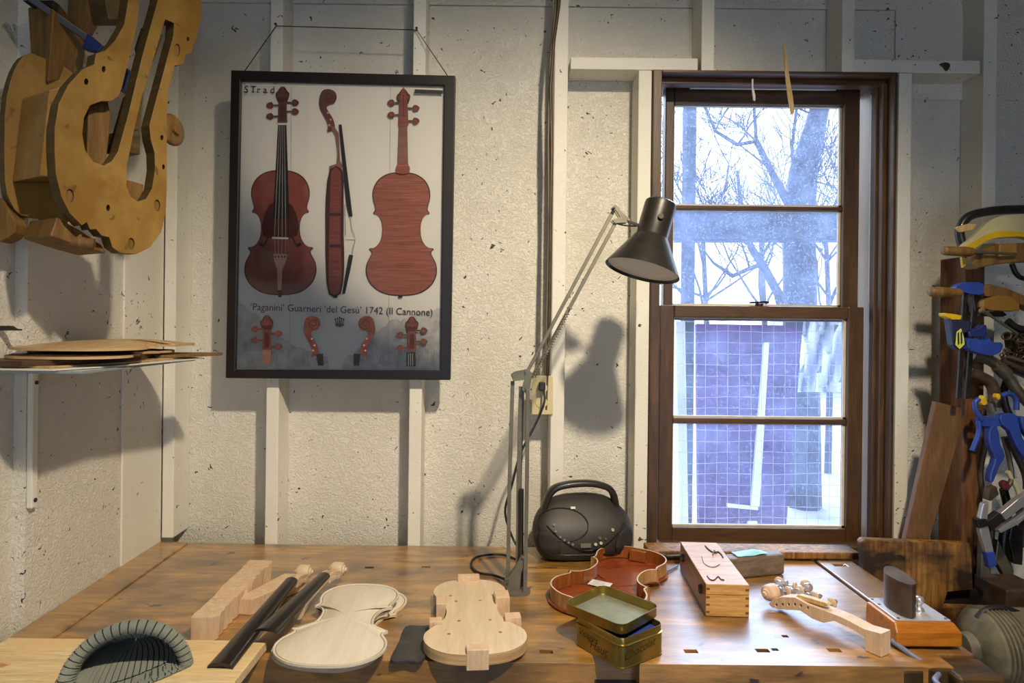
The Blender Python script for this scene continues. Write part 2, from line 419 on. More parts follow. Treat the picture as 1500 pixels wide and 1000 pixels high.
# ================================================================== ROOM
XL, XR, YB, ZT = -0.897, 2.6, -2.4, 2.78
def zz(px, py, Y): return W(px, py, Y).z
def xx(px, py, Y): return W(px, py, Y).x
struct(MB().box(XL-.3, XR, YB, 1.9, -.05, 0).build('floor', 'floor'))
struct(MB().box(XL-.3, XR+.1, YB-.1, 1.9, ZT, ZT+.05).build('ceiling', 'ceil'))
struct(MB().box(XR, XR+.1, YB, 1.9, 0, ZT).build('wall_right', 'ceil'))
# rear wall, out of view; door and window openings added, sized for daylight fill
rw = MB(); I = frame((0, YB, 0), (1, 0, 0), (0, 0, 1))
rw.prism([[(XL-.3, 0), (.9, 0), (.9, 2.0), (1.5, 2.0), (1.5, 0), (XR+.1, 0), (XR+.1, ZT), (XL-.3, ZT)], [(-.4, 1.1), (.1, 1.1), (.1, 1.6), (-.4, 1.6)]], I, 0, .1, 'ceil')
struct(rw.build('wall_rear'))
# left wall: nearer part sits a little deeper, panel edge, corner batten
lw = MB()
lw.box(XL-.1, XL, 1.235, 1.9, 0, ZT, 'wall'); lw.box(XL-.1, XL-.024, YB, 1.235, 0, ZT, 'wall')
struct(lw.build('wall_left'))
struct(MB().box(XL, XL+.006, 1.545, 1.725, BZ, ZT, 'stud').build('trim_1', 'stud', bevel=.002))
# back wall sheathing with the window opening, in two sheets meeting at a seam near the top
wx0, wx1 = xx(958, 450, 1.76), xx(1309, 450, 1.72)
wz0, wz1 = zz(1130, 806, 1.76), zz(1130, 105, 1.72)
zs = zz(750, 9, WY)
I = frame((0, WY, 0), (1, 0, 0), (0, 0, 1))        # local z points to -y (towards the room)
wb = MB()
wb.prism([[(XL-.1, 0), (XR, 0), (XR, zs-.002), (XL-.1, zs-.002)], [(wx0, wz0), (wx1, wz0), (wx1, wz1), (wx0, wz1)]], I, -.06, 0, 'wall')
wb.box(XL-.1, XR, WY-.004, WY+.06, zs, ZT, 'wall')
struct(wb.build('wall_back'))
k = [2]
def stud(px0, px1, z0, z1, y=475, depth=None, name=None):
    a, b = xx(px0, y, SY), xx(px1, y, SY)
    o = MB().box(a, b, SY, WY-.001, z0, z1).build('trim_%d' % k[0], 'stud', bevel=.0025); k[0] += 1
    return struct(o)
zh0, zh1 = zz(930, 102, SY), zz(930, 84, SY)
stud(240, 257, BZ+.012, ZT-.002)
stud(391, 409.5, 0, ZT-.002); stud(600.5, 619, 0, ZT-.002)
stud(808, 828, 0, ZT-.002)
stud(931.5, 951, 0, zh0-.001)
stud(1313, 1332.5, 0, zz(1320, 106, SY)-.001)
stud(1437, 1457, 0, ZT-.002)
stud(1023, 1042, zh0-.003, ZT-.002); stud(1229, 1248, zh0-.004, ZT-.002)
struct(MB().box(xx(836, 95, SY), xx(1022.6, 95, SY), SY+.001, WY-.001, zh0, zh1).build('trim_%d' % k[0], 'stud', bevel=.002)); k[0] += 1
za, zb = zz(1330, 106, SY), zz(1330, 87, SY)
struct(MB().box(xx(1248.5, 95, SY), xx(1436.6, 95, SY), SY+.001, WY-.001, za, zb).build('trim_%d' % k[0], 'stud', bevel=.002)); k[0] += 1
struct(MB().box(xx(1024, 95, SY), xx(1248, 95, SY), SY+.03, WY-.001, za-.02, za).build('trim_%d' % k[0], 'stud', bevel=.001)); k[0] += 1
struct(MB().box(xx(1305, 475, WY), xx(1500, 475, WY)+.3, WY-.007, WY-.0045, zs-.25, zs-.0).build('trim_%d' % k[0], 'wall')); k[0] += 1
# ------------------------------------------------------------------ window
win = struct(bpy.data.objects.new('window_1', None)); COL.objects.link(win)
x0, x1 = xx(953.5, 450, 1.715), xx(1311, 450, 1.715); zt = zz(1130, 103.5, 1.715); zbm = zz(1130, 812, 1.715)
f = MB()
f.box(x0, x0+.023, 1.715, 1.90, zbm, zt, 'darkwood'); f.box(x1-.009, x1, 1.715, 1.90, zbm, zt, 'darkwood')
f.box(x0+.023, x1-.009, 1.715, 1.90, zt-.008, zt, 'darkwoodx'); f.box(x0+.023, x1-.009, 1.74, 1.91, zbm, zbm+.014, 'darkwoodx')
# stops
f.box(x0+.023, x0+.033, 1.755, 1.782, zbm+.014, zt-.02, 'darkwood'); f.box(x1-.009-.022, x1-.009, 1.76, 1.782, zbm+.014, zt-.02, 'darkwood')
f.box(x1-.009-.014, x1-.009, 1.742, 1.76, zbm+.014, zt-.02, 'darkwood')
f.box(x0+.023, x1-.009, 1.75, 1.782, zt-.024, zt-.008, 'darkwoodx')
f.build('window_frame', parent=win, bevel=.002)
def sash(name, Yf, pxl, pxr, gl, gr, yt, gt, m0, m1, gb, yb):
    a, b = xx(pxl, 450, Yf), xx(pxr, 450, Yf); g0, g1 = xx(gl, 450, Yf), xx(gr, 450, Yf)
    T, GT, M1_, M0_, GB, Bm = [zz(1110, y, Yf) for y in (yt, gt, m0, m1, gb, yb)]
    s = MB(); Yk = Yf+.035
    s.box(a, g0, Yf, Yk, Bm, T, 'darkwood'); s.box(g1, b, Yf, Yk, Bm, T, 'darkwood')
    s.box(g0, g1, Yf, Yk, GT, T, 'darkwoodx'); s.box(g0, g1, Yf, Yk, Bm, GB, 'darkwoodx'); s.box(g0, g1, Yf+.004, Yk-.004, M0_, M1_, 'darkwoodx')
    o = s.build(name, parent=win, bevel=.003)
    for z0, z1 in ((GB, M0_), (M1_, GT)):
        MB().box(g0+.0005, g1-.0005, Yf+.019, Yf+.0215, z0+.0005, z1-.0005).build('window_pane', 'glass', o)
    # thin pale putty / bead round the panes
    p = MB()
    for z0, z1 in ((GB, M0_), (M1_, GT)):
        for q in ((g0, g0+.004, z0, z1), (g1-.006, g1, z0, z1), (g0, g1, z0, z0+.005), (g0, g1, z1-.003, z1)):
            p.box(q[0], q[1], Yf+.012, Yf+.0185, q[2], q[3])
    p.build('glazing_bead', 'ivory', o)
    return o, (a, b, g0, g1, T, GT, M1_, M0_, GB, Bm)
su, U = sash('upper_sash', 1.822, 972, 1257, 985, 1233, 120, 153, 301, 307, 448, 470)
sl, Lw = sash('lower_sash', 1.784, 967, 1266, 988, 1243, 448, 466, 613, 621, 773, 804)
# sash lock
c = W(1113, 447, 1.79); lk = MB()
lk.lathe([(.0, 0), (.011, 0), (.011, .006), (.005, .010), (0, .010)], Matrix.Translation((c.x, 1.795, Lw[4])), 14)
lk.bar((c.x-.026, 1.793, Lw[4]+.009), (c.x+.022, 1.797, Lw[4]+.012), .009, .005)
lk.lathe([(0, 0), (.006, .002), (.006, .008), (0, .010)], Matrix.Translation((c.x+.022, 1.797, Lw[4]+.006)), 10)
lk.build('sash_lock', 'darksteel', sl, 50)
# old cord marks: white sash cord in the track at left
MB().box(x0+.034, x0+.040, 1.80, 1.806, zz(960, 440, 1.8), zt-.03).build('sash_cord', 'white', win)
MB().box(x1-.020, x1-.013, 1.80, 1.806, zz(960, 440, 1.8), zt-.03).build('sash_cord', 'white', win)
# ================================================================== WORKBENCH
BY0, BY1 = B(760, 969.5).y, SY-.003
BX1 = xx(1455, 967, BY0)
bench = thing('workbench', 'long worn brown wooden workbench with square dog holes and a plank top', 'workbench', (0, 1.4, 0))
holes = []
def hole(px, py, w=.020, d=.016):
    c = B(px, py); holes.append((c.x-w/2, c.x+w/2, c.y-d/2, c.y+d/2))
xg = B(1194, 824).x*1.0
for px, py in ((1012, 953.5), (1117, 952.5), (800, 954), (1222, 952)): hole(px, py, .024, .013)
for px, py in ((1150, 931.5), (1135, 951)): hole(px, py, .012, .009)
for px, py in ((541, 831), (624, 830), (780, 831)): hole(px, py, .022, .010)
def slab(x0, x1, y0, y1, z0, z1, hs):
    xs = sorted({x0, x1, *[v for h in hs for v in h[:2]]}); ys = sorted({y0, y1, *[v for h in hs for v in h[2:]]})
    g = {}; mb = MB()
    def inh(i, j):
        cx, cy = (xs[i]+xs[i+1])/2, (ys[j]+ys[j+1])/2
        return any(h[0] < cx < h[1] and h[2] < cy < h[3] for h in hs)
    nx, ny = len(xs)-1, len(ys)-1
    solid = lambda i, j: 0 <= i < nx and 0 <= j < ny and not inh(i, j)
    for i in range(nx):
        for j in range(ny):
            if not solid(i, j): continue
            a, b, c, d = xs[i], xs[i+1], ys[j], ys[j+1]
            mb.add([(a, c, z1), (b, c, z1), (b, d, z1), (a, d, z1)], [(0, 1, 2, 3)]); mb.add([(a, c, z0), (b, c, z0), (b, d, z0), (a, d, z0)], [(3, 2, 1, 0)])
            if not solid(i-1, j): mb.add([(a, c, z0), (a, c, z1), (a, d, z1), (a, d, z0)], [(0, 1, 2, 3)])
            if not solid(i+1, j): mb.add([(b, c, z0), (b, c, z1), (b, d, z1), (b, d, z0)], [(3, 2, 1, 0)])
            if not solid(i, j-1): mb.add([(a, c, z0), (b, c, z0), (b, c, z1), (a, c, z1)], [(0, 1, 2, 3)])
            if not solid(i, j+1): mb.add([(a, d, z0), (b, d, z0), (b, d, z1), (a, d, z1)], [(3, 2, 1, 0)])
    # weld
    key = {}; nv = []; rem = []
    for v in mb.v:
        kk = (round(v.x, 6), round(v.y, 6), round(v.z, 6))
        if kk not in key: key[kk] = len(nv); nv.append(v)
        rem.append(key[kk])
    mb.v = nv; mb.f = [[rem[i] for i in f] for f in mb.f]
    return mb
xcap = XL+.082
nx0, nx1 = B(871, 970).x, B(936, 970).x       # gap in the front under the tin
yf = BY0
notch = (nx0, nx1, yf-.001, yf+.030)
main_h = holes+[notch]
def hx(px, py): hole(px, py)
slab(xcap+.0006, xg-.0004, BY0, BY1, BZ-.045, BZ, main_h).build('bench_top', 'bench', bench, bevel=.0012)
MB().box(XL+.001, xcap, BY0, BY1-.001, BZ-.045, BZ+.0045).build('end_board', 'bench', bench, bevel=.003)
# lengthwise planks at the right end, the far one a little proud
h2 = []
for px, py, w, d in ((1230, 827, .030, .014),):
    c = B(px, py, .006); h2.append((c.x-w/2, c.x+w/2, c.y-d/2, c.y+d/2))
xe = B(1250, 822.5, .006).x
slab(xg+.004, xe, BY0+.165, 1.633, BZ-.045, BZ+.006, h2).build('bench_plank', 'benchy', bench, bevel=.003)
xm = B(1094, 950).x
# front apron
ap = MB()
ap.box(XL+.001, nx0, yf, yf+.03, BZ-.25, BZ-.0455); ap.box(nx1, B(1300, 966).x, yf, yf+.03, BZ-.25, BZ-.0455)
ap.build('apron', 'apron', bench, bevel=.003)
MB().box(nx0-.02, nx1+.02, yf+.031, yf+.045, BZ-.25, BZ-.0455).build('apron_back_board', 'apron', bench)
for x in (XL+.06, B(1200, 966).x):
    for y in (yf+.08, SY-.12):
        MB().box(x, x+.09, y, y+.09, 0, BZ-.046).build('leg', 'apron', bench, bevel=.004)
MB().box(XL+.15, B(1200, 966).x, yf+.11, yf+.14, .18, .30).build('stretcher', 'apron', bench)
# right end: front strip, vise blocks
r0 = B(1300, 966).x
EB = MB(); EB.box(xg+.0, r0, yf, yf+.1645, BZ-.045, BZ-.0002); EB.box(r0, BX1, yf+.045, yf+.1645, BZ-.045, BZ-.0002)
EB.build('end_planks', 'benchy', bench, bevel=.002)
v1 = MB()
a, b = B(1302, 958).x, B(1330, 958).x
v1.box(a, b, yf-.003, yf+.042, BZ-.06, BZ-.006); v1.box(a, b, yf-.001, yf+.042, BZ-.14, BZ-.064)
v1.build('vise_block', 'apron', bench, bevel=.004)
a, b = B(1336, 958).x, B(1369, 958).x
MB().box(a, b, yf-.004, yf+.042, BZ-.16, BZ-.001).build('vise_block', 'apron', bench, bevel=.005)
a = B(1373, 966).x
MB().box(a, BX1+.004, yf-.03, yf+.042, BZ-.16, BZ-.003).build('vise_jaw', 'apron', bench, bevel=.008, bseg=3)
# backboard lying on the bench under the window
x0_, x1_ = xx(950, 815, 1.64), xx(1259, 815, 1.64)
tag(MB().box(x0_, x1_, 1.636, 1.70, BZ+.0065, zz(1110, 808, 1.636)).build('wooden_ledge', 'grime', bevel=.003), 'dark weathered wooden strip lying along the back of the bench below the window', 'wood strip')
# ------------------------------------------------------------------ outdoors
struct(MB().box(-14, 30, 1.95, 60, -.6, -.3).build('ground', 'ground'))
def branch(mb, p, d, L, r, depth, rnd, seg=5, spread=.6, min_r=.004):
    pts = [p]; rs = [r]; q = Vector(p); dd = Vector(d).normalized()
    n = 4
    for i in range(n):
        dd = (dd+Vector((rnd.uniform(-1, 1), rnd.uniform(-1, 1), rnd.uniform(-.6, .9)))*.20).normalized()
        q = q+dd*L/n; pts.append(q.copy()); rs.append(max(min_r, r*(1-.45*(i+1)/n)))
    mb.tube(pts, rs, seg)
    if depth <= 0: return
    for j in range(3 if depth > 1 else 4):
        t = rnd.choice([2, 3, 4]); nd = (dd+Vector((rnd.uniform(-1, 1), rnd.uniform(-.7, .7), rnd.uniform(-.5, 1)))*spread*1.4).normalized()
        branch(mb, pts[t], nd, L*rnd.uniform(.55, .8), rs[t]*.62, depth-1, rnd, max(3, seg-1), spread, min_r)
def ptube(mb, pts, Y, r): mb.tube([W(a, b, Y) for a, b in pts], r, 7)
rnd = random.Random(5)
tr = MB(); Y = 6.5; s = Y/F
ptube(tr, [(1180, 1000), (1176, 600), (1172, 470), (1170, 330), (1176, 250), (1195, 180), (1225, 60)], Y, [26*s, 24*s, 24*s, 23*s, 20*s, 15*s, 9*s])
ptube(tr, [(1165, 310), (1150, 290), (1132, 255), (1108, 207), (1080, 212), (1048, 192), (1030, 150)], Y, [9*s, 6*s, 5*s, 4.4*s, 3*s, 2.4*s, 1.4*s])
ptube(tr, [(1150, 460), (1140, 430), (1118, 390), (1100, 362), (1088, 330), (1080, 250)], Y-.3, [9*s, 6.5*s, 6*s, 5*s, 4*s, 2*s])
ptube(tr, [(1122, 385), (1098, 393), (1073, 404), (1045, 385), (1035, 372)], Y-.3, [3.6*s, 3*s, 3.5*s, 2*s, 1.3*s])
ptube(tr, [(1108, 207), (1104, 150), (1100, 60)], Y, [2.5*s, 2*s, 1.5*s])
ptube(tr, [(1165, 270), (1160, 215), (1168, 150)], Y, [3*s, 2.4*s, 2*s])
for (a, b) in ((1048, 192), (1080, 212), (1108, 207), (1130, 250), (1073, 404), (1098, 393), (1088, 330), (1168, 150), (1200, 170), (1150, 290), (1100, 362), (1180, 260), (1210, 110), (1035, 372), (1104, 150)):
    branch(tr, W(a, b, Y-.1), (rnd.uniform(-1, 1), .1, rnd.uniform(-.3, 1)), .42, 1.7*s, 3, rnd, 4, .75, .0042)
tag(tr.build('bare_tree', 'bark', smooth=60), 'bare tree with a thick leaning trunk and crooked branches outside the window', 'tree')
for i, (px, Y, lab) in enumerate(((1035, 9, 'slender bare tree farther off, behind the crooked branches in the upper pane'), (1215, 8, 'twiggy bare tree beyond the thick trunk, close to the sash edge'), (1120, 13, 'distant bare tree low behind the beam outside the window'))):
    t = MB(); s = Y/F; rnd = random.Random(20+i)
    base = W(px, 475, Y); base.z = -.3
    top = W(px-6, 330, Y)
    t.tube([base, (base+top)/2+Vector((.05, 0, 0)), top], [5*s, 4*s, 3*s], 6)
    for j in range(9):
        q = base.lerp(top, rnd.uniform(.55, 1)); branch(t, q, (rnd.uniform(-1, 1), .2, rnd.uniform(.2, 1.4)), 1.1*Y/9, 2.0*s, 3, rnd, 4, .7, .006)
    tag(t.build('bare_tree', 'twig', smooth=60), lab, 'tree')
Yb = 3.6
tag(MB().hexa([W(600, 353, Yb), W(1750, 350, Yb), W(1750, 350, Yb)+Vector((0, .12, 0)), W(600, 353, Yb)+Vector((0, .12, 0))], [W(600, 310, Yb), W(1750, 306, Yb), W(1750, 306, Yb)+Vector((0, .12, 0)), W(600, 310, Yb)+Vector((0, .12, 0))]).build('timber_beam', 'beam', bevel=.006), 'weathered grey horizontal timber beam outside the upper window panes', 'beam')
def post(px0, px1, py0, Y, name, mat, lab, cat, lean=0):
    a = W(px0, py0, Y); b = W(px1, py0, Y); w = b.x-a.x
    lo = [Vector((a.x+lean, Y, -.3)), Vector((b.x+lean, Y, -.3)), Vector((b.x+lean, Y+.09, -.3)), Vector((a.x+lean, Y+.09, -.3))]
    hi = [Vector((a.x, Y, a.z)), Vector((b.x, Y, a.z)), Vector((b.x, Y+.09, a.z)), Vector((a.x, Y+.09, a.z))]
    return tag(MB().hexa(lo, hi).build(name, mat, bevel=.004), lab, cat)
post(1008, 1022, 60, 3.45, 'timber_post', 'beam', 'grey timber post outside, left of the branches and carrying the beam', 'post')
post(990, 1004, 470, 2.3, 'painted_post', 'sheet', 'white painted post standing outside by the lower window panes', 'post', .05)
# plum panel leaning, with a white stick and bracket
Yp = 2.75
q = [(1024, 770), (1152, 770), (1174, 477), (1021, 474)]
pm = frame(W(1090, 800, Yp), (1, 0, 0), (0, .12, 1))
def ext(a, b, py): t = (py-a[1])/(b[1]-a[1]); return (a[0]+(b[0]-a[0])*t, py)
pl = trace([ext(q[3], q[0], 1150), ext(q[2], q[1], 1150), q[2], q[3]], pm)
tag(MB().prism([pl], pm, -.03, 0).build('plywood_sheet', 'panel'), 'large plum brown panel leaning upright outside behind the wire mesh', 'panel')
t = MB(); t.prism([trace([(1098, 740), (1110, 740), (1124, 502), (1117, 502)], pm)], pm, .004, .02)
t.prism([trace([(1063, 736), (1108, 741), (1108, 746), (1064, 742)], pm)], pm, .004, .018)
t.prism([trace([(1094, 762), (1107, 762), (1107, 768), (1094, 768)], pm)], pm, .004, .018)
tag(t.build('white_stick', 'sheet'), 'narrow white strip of wood standing against the plum panel', 'stick')
# plastic sheet hanging at the right
t = MB(); n = 14; vs = []
for j in range(9):
    for i in range(n):
        px = 1178+i*(1262-1178)/(n-1)-j*1.2; py = 462+j*14; Yq = 3.2+.05*math.sin(i*1.3+j*.8)+.03*math.sin(i*2.9-j)
        vs.append(W(px, py, Yq))
vb = [v+Vector((0, .006, 0)) for v in vs]
fs = [(j*n+i, j*n+i+1, (j+1)*n+i+1, (j+1)*n+i) for j in range(8) for i in range(n-1)]
t.add(vs, fs); t.add(vb, [f[::-1] for f in fs])
tag(t.build('plastic_sheet', 'sheet', smooth=70), 'crumpled white plastic sheet draped outside, beside the plum panel', 'plastic sheet')
# pale shed roof
Yr = 18.0
rf = [W(1128, 462, Yr), W(1290, 436, Yr), W(1300, 430, Yr+2), W(1150, 455, Yr+2)]
tag(MB().hexa([p-Vector((0, 0, 2.0)) for p in rf], rf).build('shed', 'sheet'), 'low white shed seen far off through the panes under the tree', 'shed')
# wire mesh just outside the lower sash
wm = MB(); Yw = 1.93
for i in range(17):
    px = 984+i*16.6; a = W(px, 466, Yw); b = W(px-1.5, 775, Yw); wm.tube([a, a.lerp(b, .5)+Vector((.002*math.sin(i*2.1), 0, 0)), b], .0007, 4)
for j in range(20):
    py = 470+j*16; wm.tube([W(984+i*27, py+1.1*math.sin(i*1.2+j), Yw) for i in range(11)], .0007, 4)
tag(wm.build('wire_mesh', 'mesh'), 'square galvanised wire mesh stretched outside the lower sash', 'wire mesh')
# ------------------------------------------------------------------ light
w = bpy.data.worlds.new('sky'); SC.world = w; w.use_nodes = True
bg = w.node_tree.nodes['Background']; bg.inputs[0].default_value = (.82, .90, 1.0, 1); bg.inputs[1].default_value = 3.8
def light(name, typ, loc, energy, color, **k):
    l = bpy.data.lights.new(name, typ); l.energy = energy; l.color = color
    for a, b in k.items(): setattr(l, a, b)
    o = bpy.data.objects.new(name, l); COL.objects.link(o); o.location = loc; return o
sp = light('hanging_shop_lamp', 'SPOT', (.50, .12, 2.72), 212, (1, .84, .62), spot_size=math.radians(90), spot_blend=1.0, shadow_soft_size=.045)
d = Vector((.10, 1.42, 1.0))-Vector(sp.location); sp.rotation_euler = d.to_track_quat('-Z', 'Y').to_euler()
sn = light('overcast_sky_glow', 'SUN', (2, 6, 6), 9.5, (.60, .74, 1), angle=math.radians(50))
sn.rotation_euler = Vector((-.22, -1, -.78)).to_track_quat('-Z', 'Y').to_euler()
ar = light('rear_fill_light', 'AREA', (.3, YB+.15, 1.4), 11, (.55, .70, 1), shape='RECTANGLE', size=1.6, size_y=1.8)  # added area light behind the camera, a cool fill for the shadows
ar.rotation_euler = (math.radians(90), 0, 0)
SC.view_settings.view_transform = 'Standard'; SC.view_settings.look = 'None'; SC.view_settings.exposure = 0; SC.view_settings.gamma = 1
SC.view_settings.use_curve_mapping = False
SC.cycles.use_denoising = True; SC.cycles.max_bounces = 8; SC.cycles.diffuse_bounces = 4; SC.cycles.transparent_max_bounces = 12
SC.cycles.sample_clamp_indirect = 4
# ================================================================== POSTER
PM = frame(W(500, 330, 1.70), (CR, .0, -SR-.008), (SR+.008, -.012, CR))     # local z towards the room
PM = frame(PM.translation, PM.col[0][:3], PM.col[1][:3])
def pp(pts): return trace(pts, PM)
fo = pp([(333, 553), (660, 556), (667.5, 113), (341, 105)]); fi = pp([(347, 541), (645, 542), (651, 127), (355, 120)])
poster = thing('framed_poster', 'black framed poster of violins and scrolls hanging on the wall by a cord', 'poster', PM.translation)
t = MB(); t.prism([fo, fi], PM, -.014, .012); t.build('frame', 'black', poster, bevel=.002)
t = MB()
t.prism([pp([(346, 542), (646, 543), (652, 126), (354, 119)])], PM, -.004, 0, 'paper')
lay = [0.0]
def put(pts, mat, sm=0, mir=None, lift=.00003):
    lay[0] += lift
    lp = pp(pts)
    if sm: lp = smooth_loop(lp, sm)
    t.prism([lp], PM, lay[0]-.0001, lay[0], mat)
def pdisc(x, y, rx, ry, mat): put(ell(x, y, rx, ry, 14), mat)
# grey washes at the bottom
rn = random.Random(3)
def ridge(x0, x1, ya, yb, n): return [(x0+(x1-x0)*i/n, ya+(yb-ya)*i/n+rn.uniform(-4, 4)) for i in range(n+1)]
put(ridge(348, 420, 440, 500, 14)+ridge(420, 480, 500, 522, 8)+[(482, 541), (348, 540)], 'papergrey')
put([(500, 541)]+ridge(505, 560, 528, 478, 10)+ridge(560, 646, 476, 448, 16)+[(645, 541)], 'papergrey')
for i in range(90):
    x = rn.choice([rn.uniform(350, 470), rn.uniform(520, 642)]); y = rn.uniform(508, 536); h = rn.uniform(5, 20)
    put([(x, y), (x+rn.uniform(-4, 4), y-h), (x+.9, y)], rn.choice(['paper', 'pstring', 'pstring']), lift=.000004)
lay[0] = .0012
VO = violin(1.0, 1.0, 3)
def vio(cx, yb, yt, wid, mat, rim='pvd'):
    L = yb-yt
    put([(cx+x*L*wid-(y*L)*-.018*0, yb-y*L) for x, y in VO], rim, lift=.00006)
    put([(cx+x*L*wid*.965, yb-L*.009-y*L*.982) for x, y in VO], mat, lift=.00006)
# front violin: lower bout 357..463, body 249..433
vio(411, 432.5, 249, .99, 'pv'); 
vio(588, 433.5, 252, .99, 'pvb')
def ln(a, b, w, mat): 
    dx, dy = b[0]-a[0], b[1]-a[1]; l = math.hypot(dx, dy); nx, ny = -dy/l*w/2, dx/l*w/2
    put([(a[0]+nx, a[1]+ny), (b[0]+nx, b[1]+ny), (b[0]-nx, b[1]-ny), (a[0]-nx, a[1]-ny)], mat, lift=.00003)
def curve(pts, w, mat):
    c = spline(pts, 4)
    for a, b in zip(c, c[1:]): ln(a, b, w, mat)
# f-holes
for sgn in (-1, 1):
    c0 = 411
    curve([(c0+sgn*15, 331), (c0+sgn*12, 336), (c0+sgn*17, 346), (c0+sgn*22, 356), (c0+sgn*26, 361), (c0+sgn*29, 357)], 2, 'pblack')
    pdisc(c0+sgn*15, 332, 1.8, 1.8, 'pblack'); pdisc(c0+sgn*28, 358, 2.6, 2.6, 'pblack')
put([(395, 300), (428, 300), (436, 345), (386, 345)], 'pvd', 3)
# fingerboard, strings, bridge, tailpiece
put([(408, 183), (420, 183), (424.5, 320), (400.5, 320)], 'pblack')
put([(401, 372), (421, 372), (420, 381), (414, 395), (412.5, 427), (407.5, 427), (406.5, 395), (402, 381)], 'ppink')
put([(407, 425), (414, 425), (413, 435), (408, 435)], 'pvd')
for i in range(4):
    ln((410+i*2.4, 184), (402.5+i*5.6, 349), .8, 'pstring'); ln((402.5+i*5.6, 349), (404+i*4.6, 374), .8, 'pstring')
    pdisc(404+i*4.6, 376, 1.4, 1.4, 'pblack')
put([(399, 347), (423, 348), (423, 350.5), (399, 349.8)], 'ivory')
put([(407.5, 181), (421, 181), (421, 183.5), (407.5, 183.5)], 'ivory')
def scroll_front(cx, y0, s, head='pscroll', pegs=((-1, 17), (1, 13), (1, 26), (-1, 33))):
    # y0 = top of scroll; s = size factor
    put([(cx-3*s, y0), (cx+3*s, y0), (cx+7*s, y0+6*s), (cx+10*s, y0+9*s), (cx+9*s, y0+16*s), (cx+5*s, y0+24*s), (cx-5*s, y0+24*s), (cx-9*s, y0+16*s), (cx-10*s, y0+9*s), (cx-7*s, y0+6*s)], 'pvd', 2)
    put([(cx-2.4*s, y0+1*s), (cx+2.4*s, y0+1*s), (cx+5*s, y0+14*s), (cx-5*s, y0+14*s)], head, 2)
    for q in (-1, 1): pdisc(cx+q*6.5*s, y0+12*s, 1.8*s, 3.6*s, head)
    put([(cx-6*s, y0+22*s), (cx+6*s, y0+22*s), (cx+7*s, y0+52*s), (cx-7*s, y0+52*s)], head)
    put([(cx-3.2*s, y0+26*s), (cx+3.2*s, y0+26*s), (cx+3.8*s, y0+49*s), (cx-3.8*s, y0+49*s)], 'pvd')
    for sd, dy in pegs:
        a = (cx+sd*5*s, y0+(dy+10)*s); b = (cx+sd*13*s, y0+(dy+10)*s)
        ln(a, b, 2.6*s, head)
        X = b[0]; put([(X, b[1]), (X+sd*3*s, b[1]-5*s), (X+sd*9*s, b[1]-3.4*s), (X+sd*11*s, b[1]), (X+sd*9*s, b[1]+3.4*s), (X+sd*3*s, b[1]+5*s)], head, 2)
        pdisc(X+sd*5*s, b[1], 2.2*s, 2.4*s, 'pvs')
scroll_front(414.5, 128, 1.0)
# side violin
def scroll_side(cx, cy, s, m, neckend):
    # spiral head centred (cx,cy), m=-1 means body of the scroll to the left
    put([(cx-10*s*m, cy-8*s), (cx-2*s*m, cy-13*s), (cx+9*s*m, cy-10*s), (cx+13*s*m, cy-1*s), (cx+9*s*m, cy+8*s), (cx+2*s*m, cy+10*s), (cx-2*s*m, cy+14*s), (cx+2*s*m, cy+22*s), (cx+7*s*m, cy+30*s), (cx+10*s*m, cy+40*s), (cx+9*s*m, cy+46*s), (cx-1*s*m, cy+50*s), (cx+0*s*m, cy+40*s), (cx-5*s*m, cy+28*s), (cx-11*s*m, cy+17*s), (cx-13*s*m, cy+6*s)], 'pscroll', 3)
    pts = [(cx+2*s*m+r*s*math.cos(a)*m, cy-1*s+r*s*math.sin(a)) for a, r in [(k*.55, 9.2-.42*k) for k in range(18)]]
    for a, b in zip(pts, pts[1:]): ln(a, b, 1.1*s, 'pblack')
    pdisc(cx+2*s*m, cy-1*s, 2*s, 2*s, 'pvs')
    for dx, dy in ((0, 22), (4, 32), (2, 40)): pdisc(cx+dx*s*m, cy+dy*s, 1.5*s, 1.5*s, 'ppink')
scroll_side(481, 144, 1.0, 1, None)
put([(484, 184), (491, 187), (497, 196), (499, 236), (503, 244), (499, 250), (483, 250), (483, 244), (494, 240), (495, 225), (492, 200)], 'pneck', 1)
put([(497, 183), (501, 183), (515, 300), (517, 317), (512, 318), (508, 300)], 'pblack')
put([(484, 248), (502, 249), (504, 290), (504, 345), (505, 390), (500, 430), (482, 431), (478, 390), (477.5, 340), (478, 290)], 'pvd', 2)
put([(486, 251), (499.5, 252), (500, 300), (499, 345), (501, 395), (497, 428), (484, 428), (482, 390), (483, 340), (484, 300)], 'pvs', 2)
for y in (312, 358): put([(483, y), (500, y), (500, y+5), (483, y+5)], 'pvd')
curve([(514, 318), (516, 335), (521, 350), (518, 362)], .9, 'pstring'); ln((508, 349), (522, 350), 1.4, 'ivory'); ln((521, 351), (516, 374), 1.2, 'pstring')
put([(512, 373), (518, 374), (514, 395), (506, 430), (502, 430), (507, 400)], 'pblack'); ln((506, 300), (507, 345), .8, 'pstring')
for (x, y) in ((492, 434), (587, 434)): put([(x-3, y-2), (x+3, y-2), (x+3, y+2), (x-3, y+2)], 'pblack')
# back view neck and scroll
put([(585, 186), (597, 186), (598.5, 250), (582.5, 250)], 'pneck'); put([(583, 240), (598, 240), (600, 254), (581, 254)], 'pvb', 2)
scroll_front(591.5, 132, .98, pegs=((-1, 10), (1, 18), (-1, 28), (1, 37)))
put([(587.5, 134), (595.5, 134), (598.5, 176), (597.5, 186), (585.5, 186), (584.5, 176)], 'pvs', 2)
ln((591.5, 140), (591.5, 172), 1.2, 'pvd')
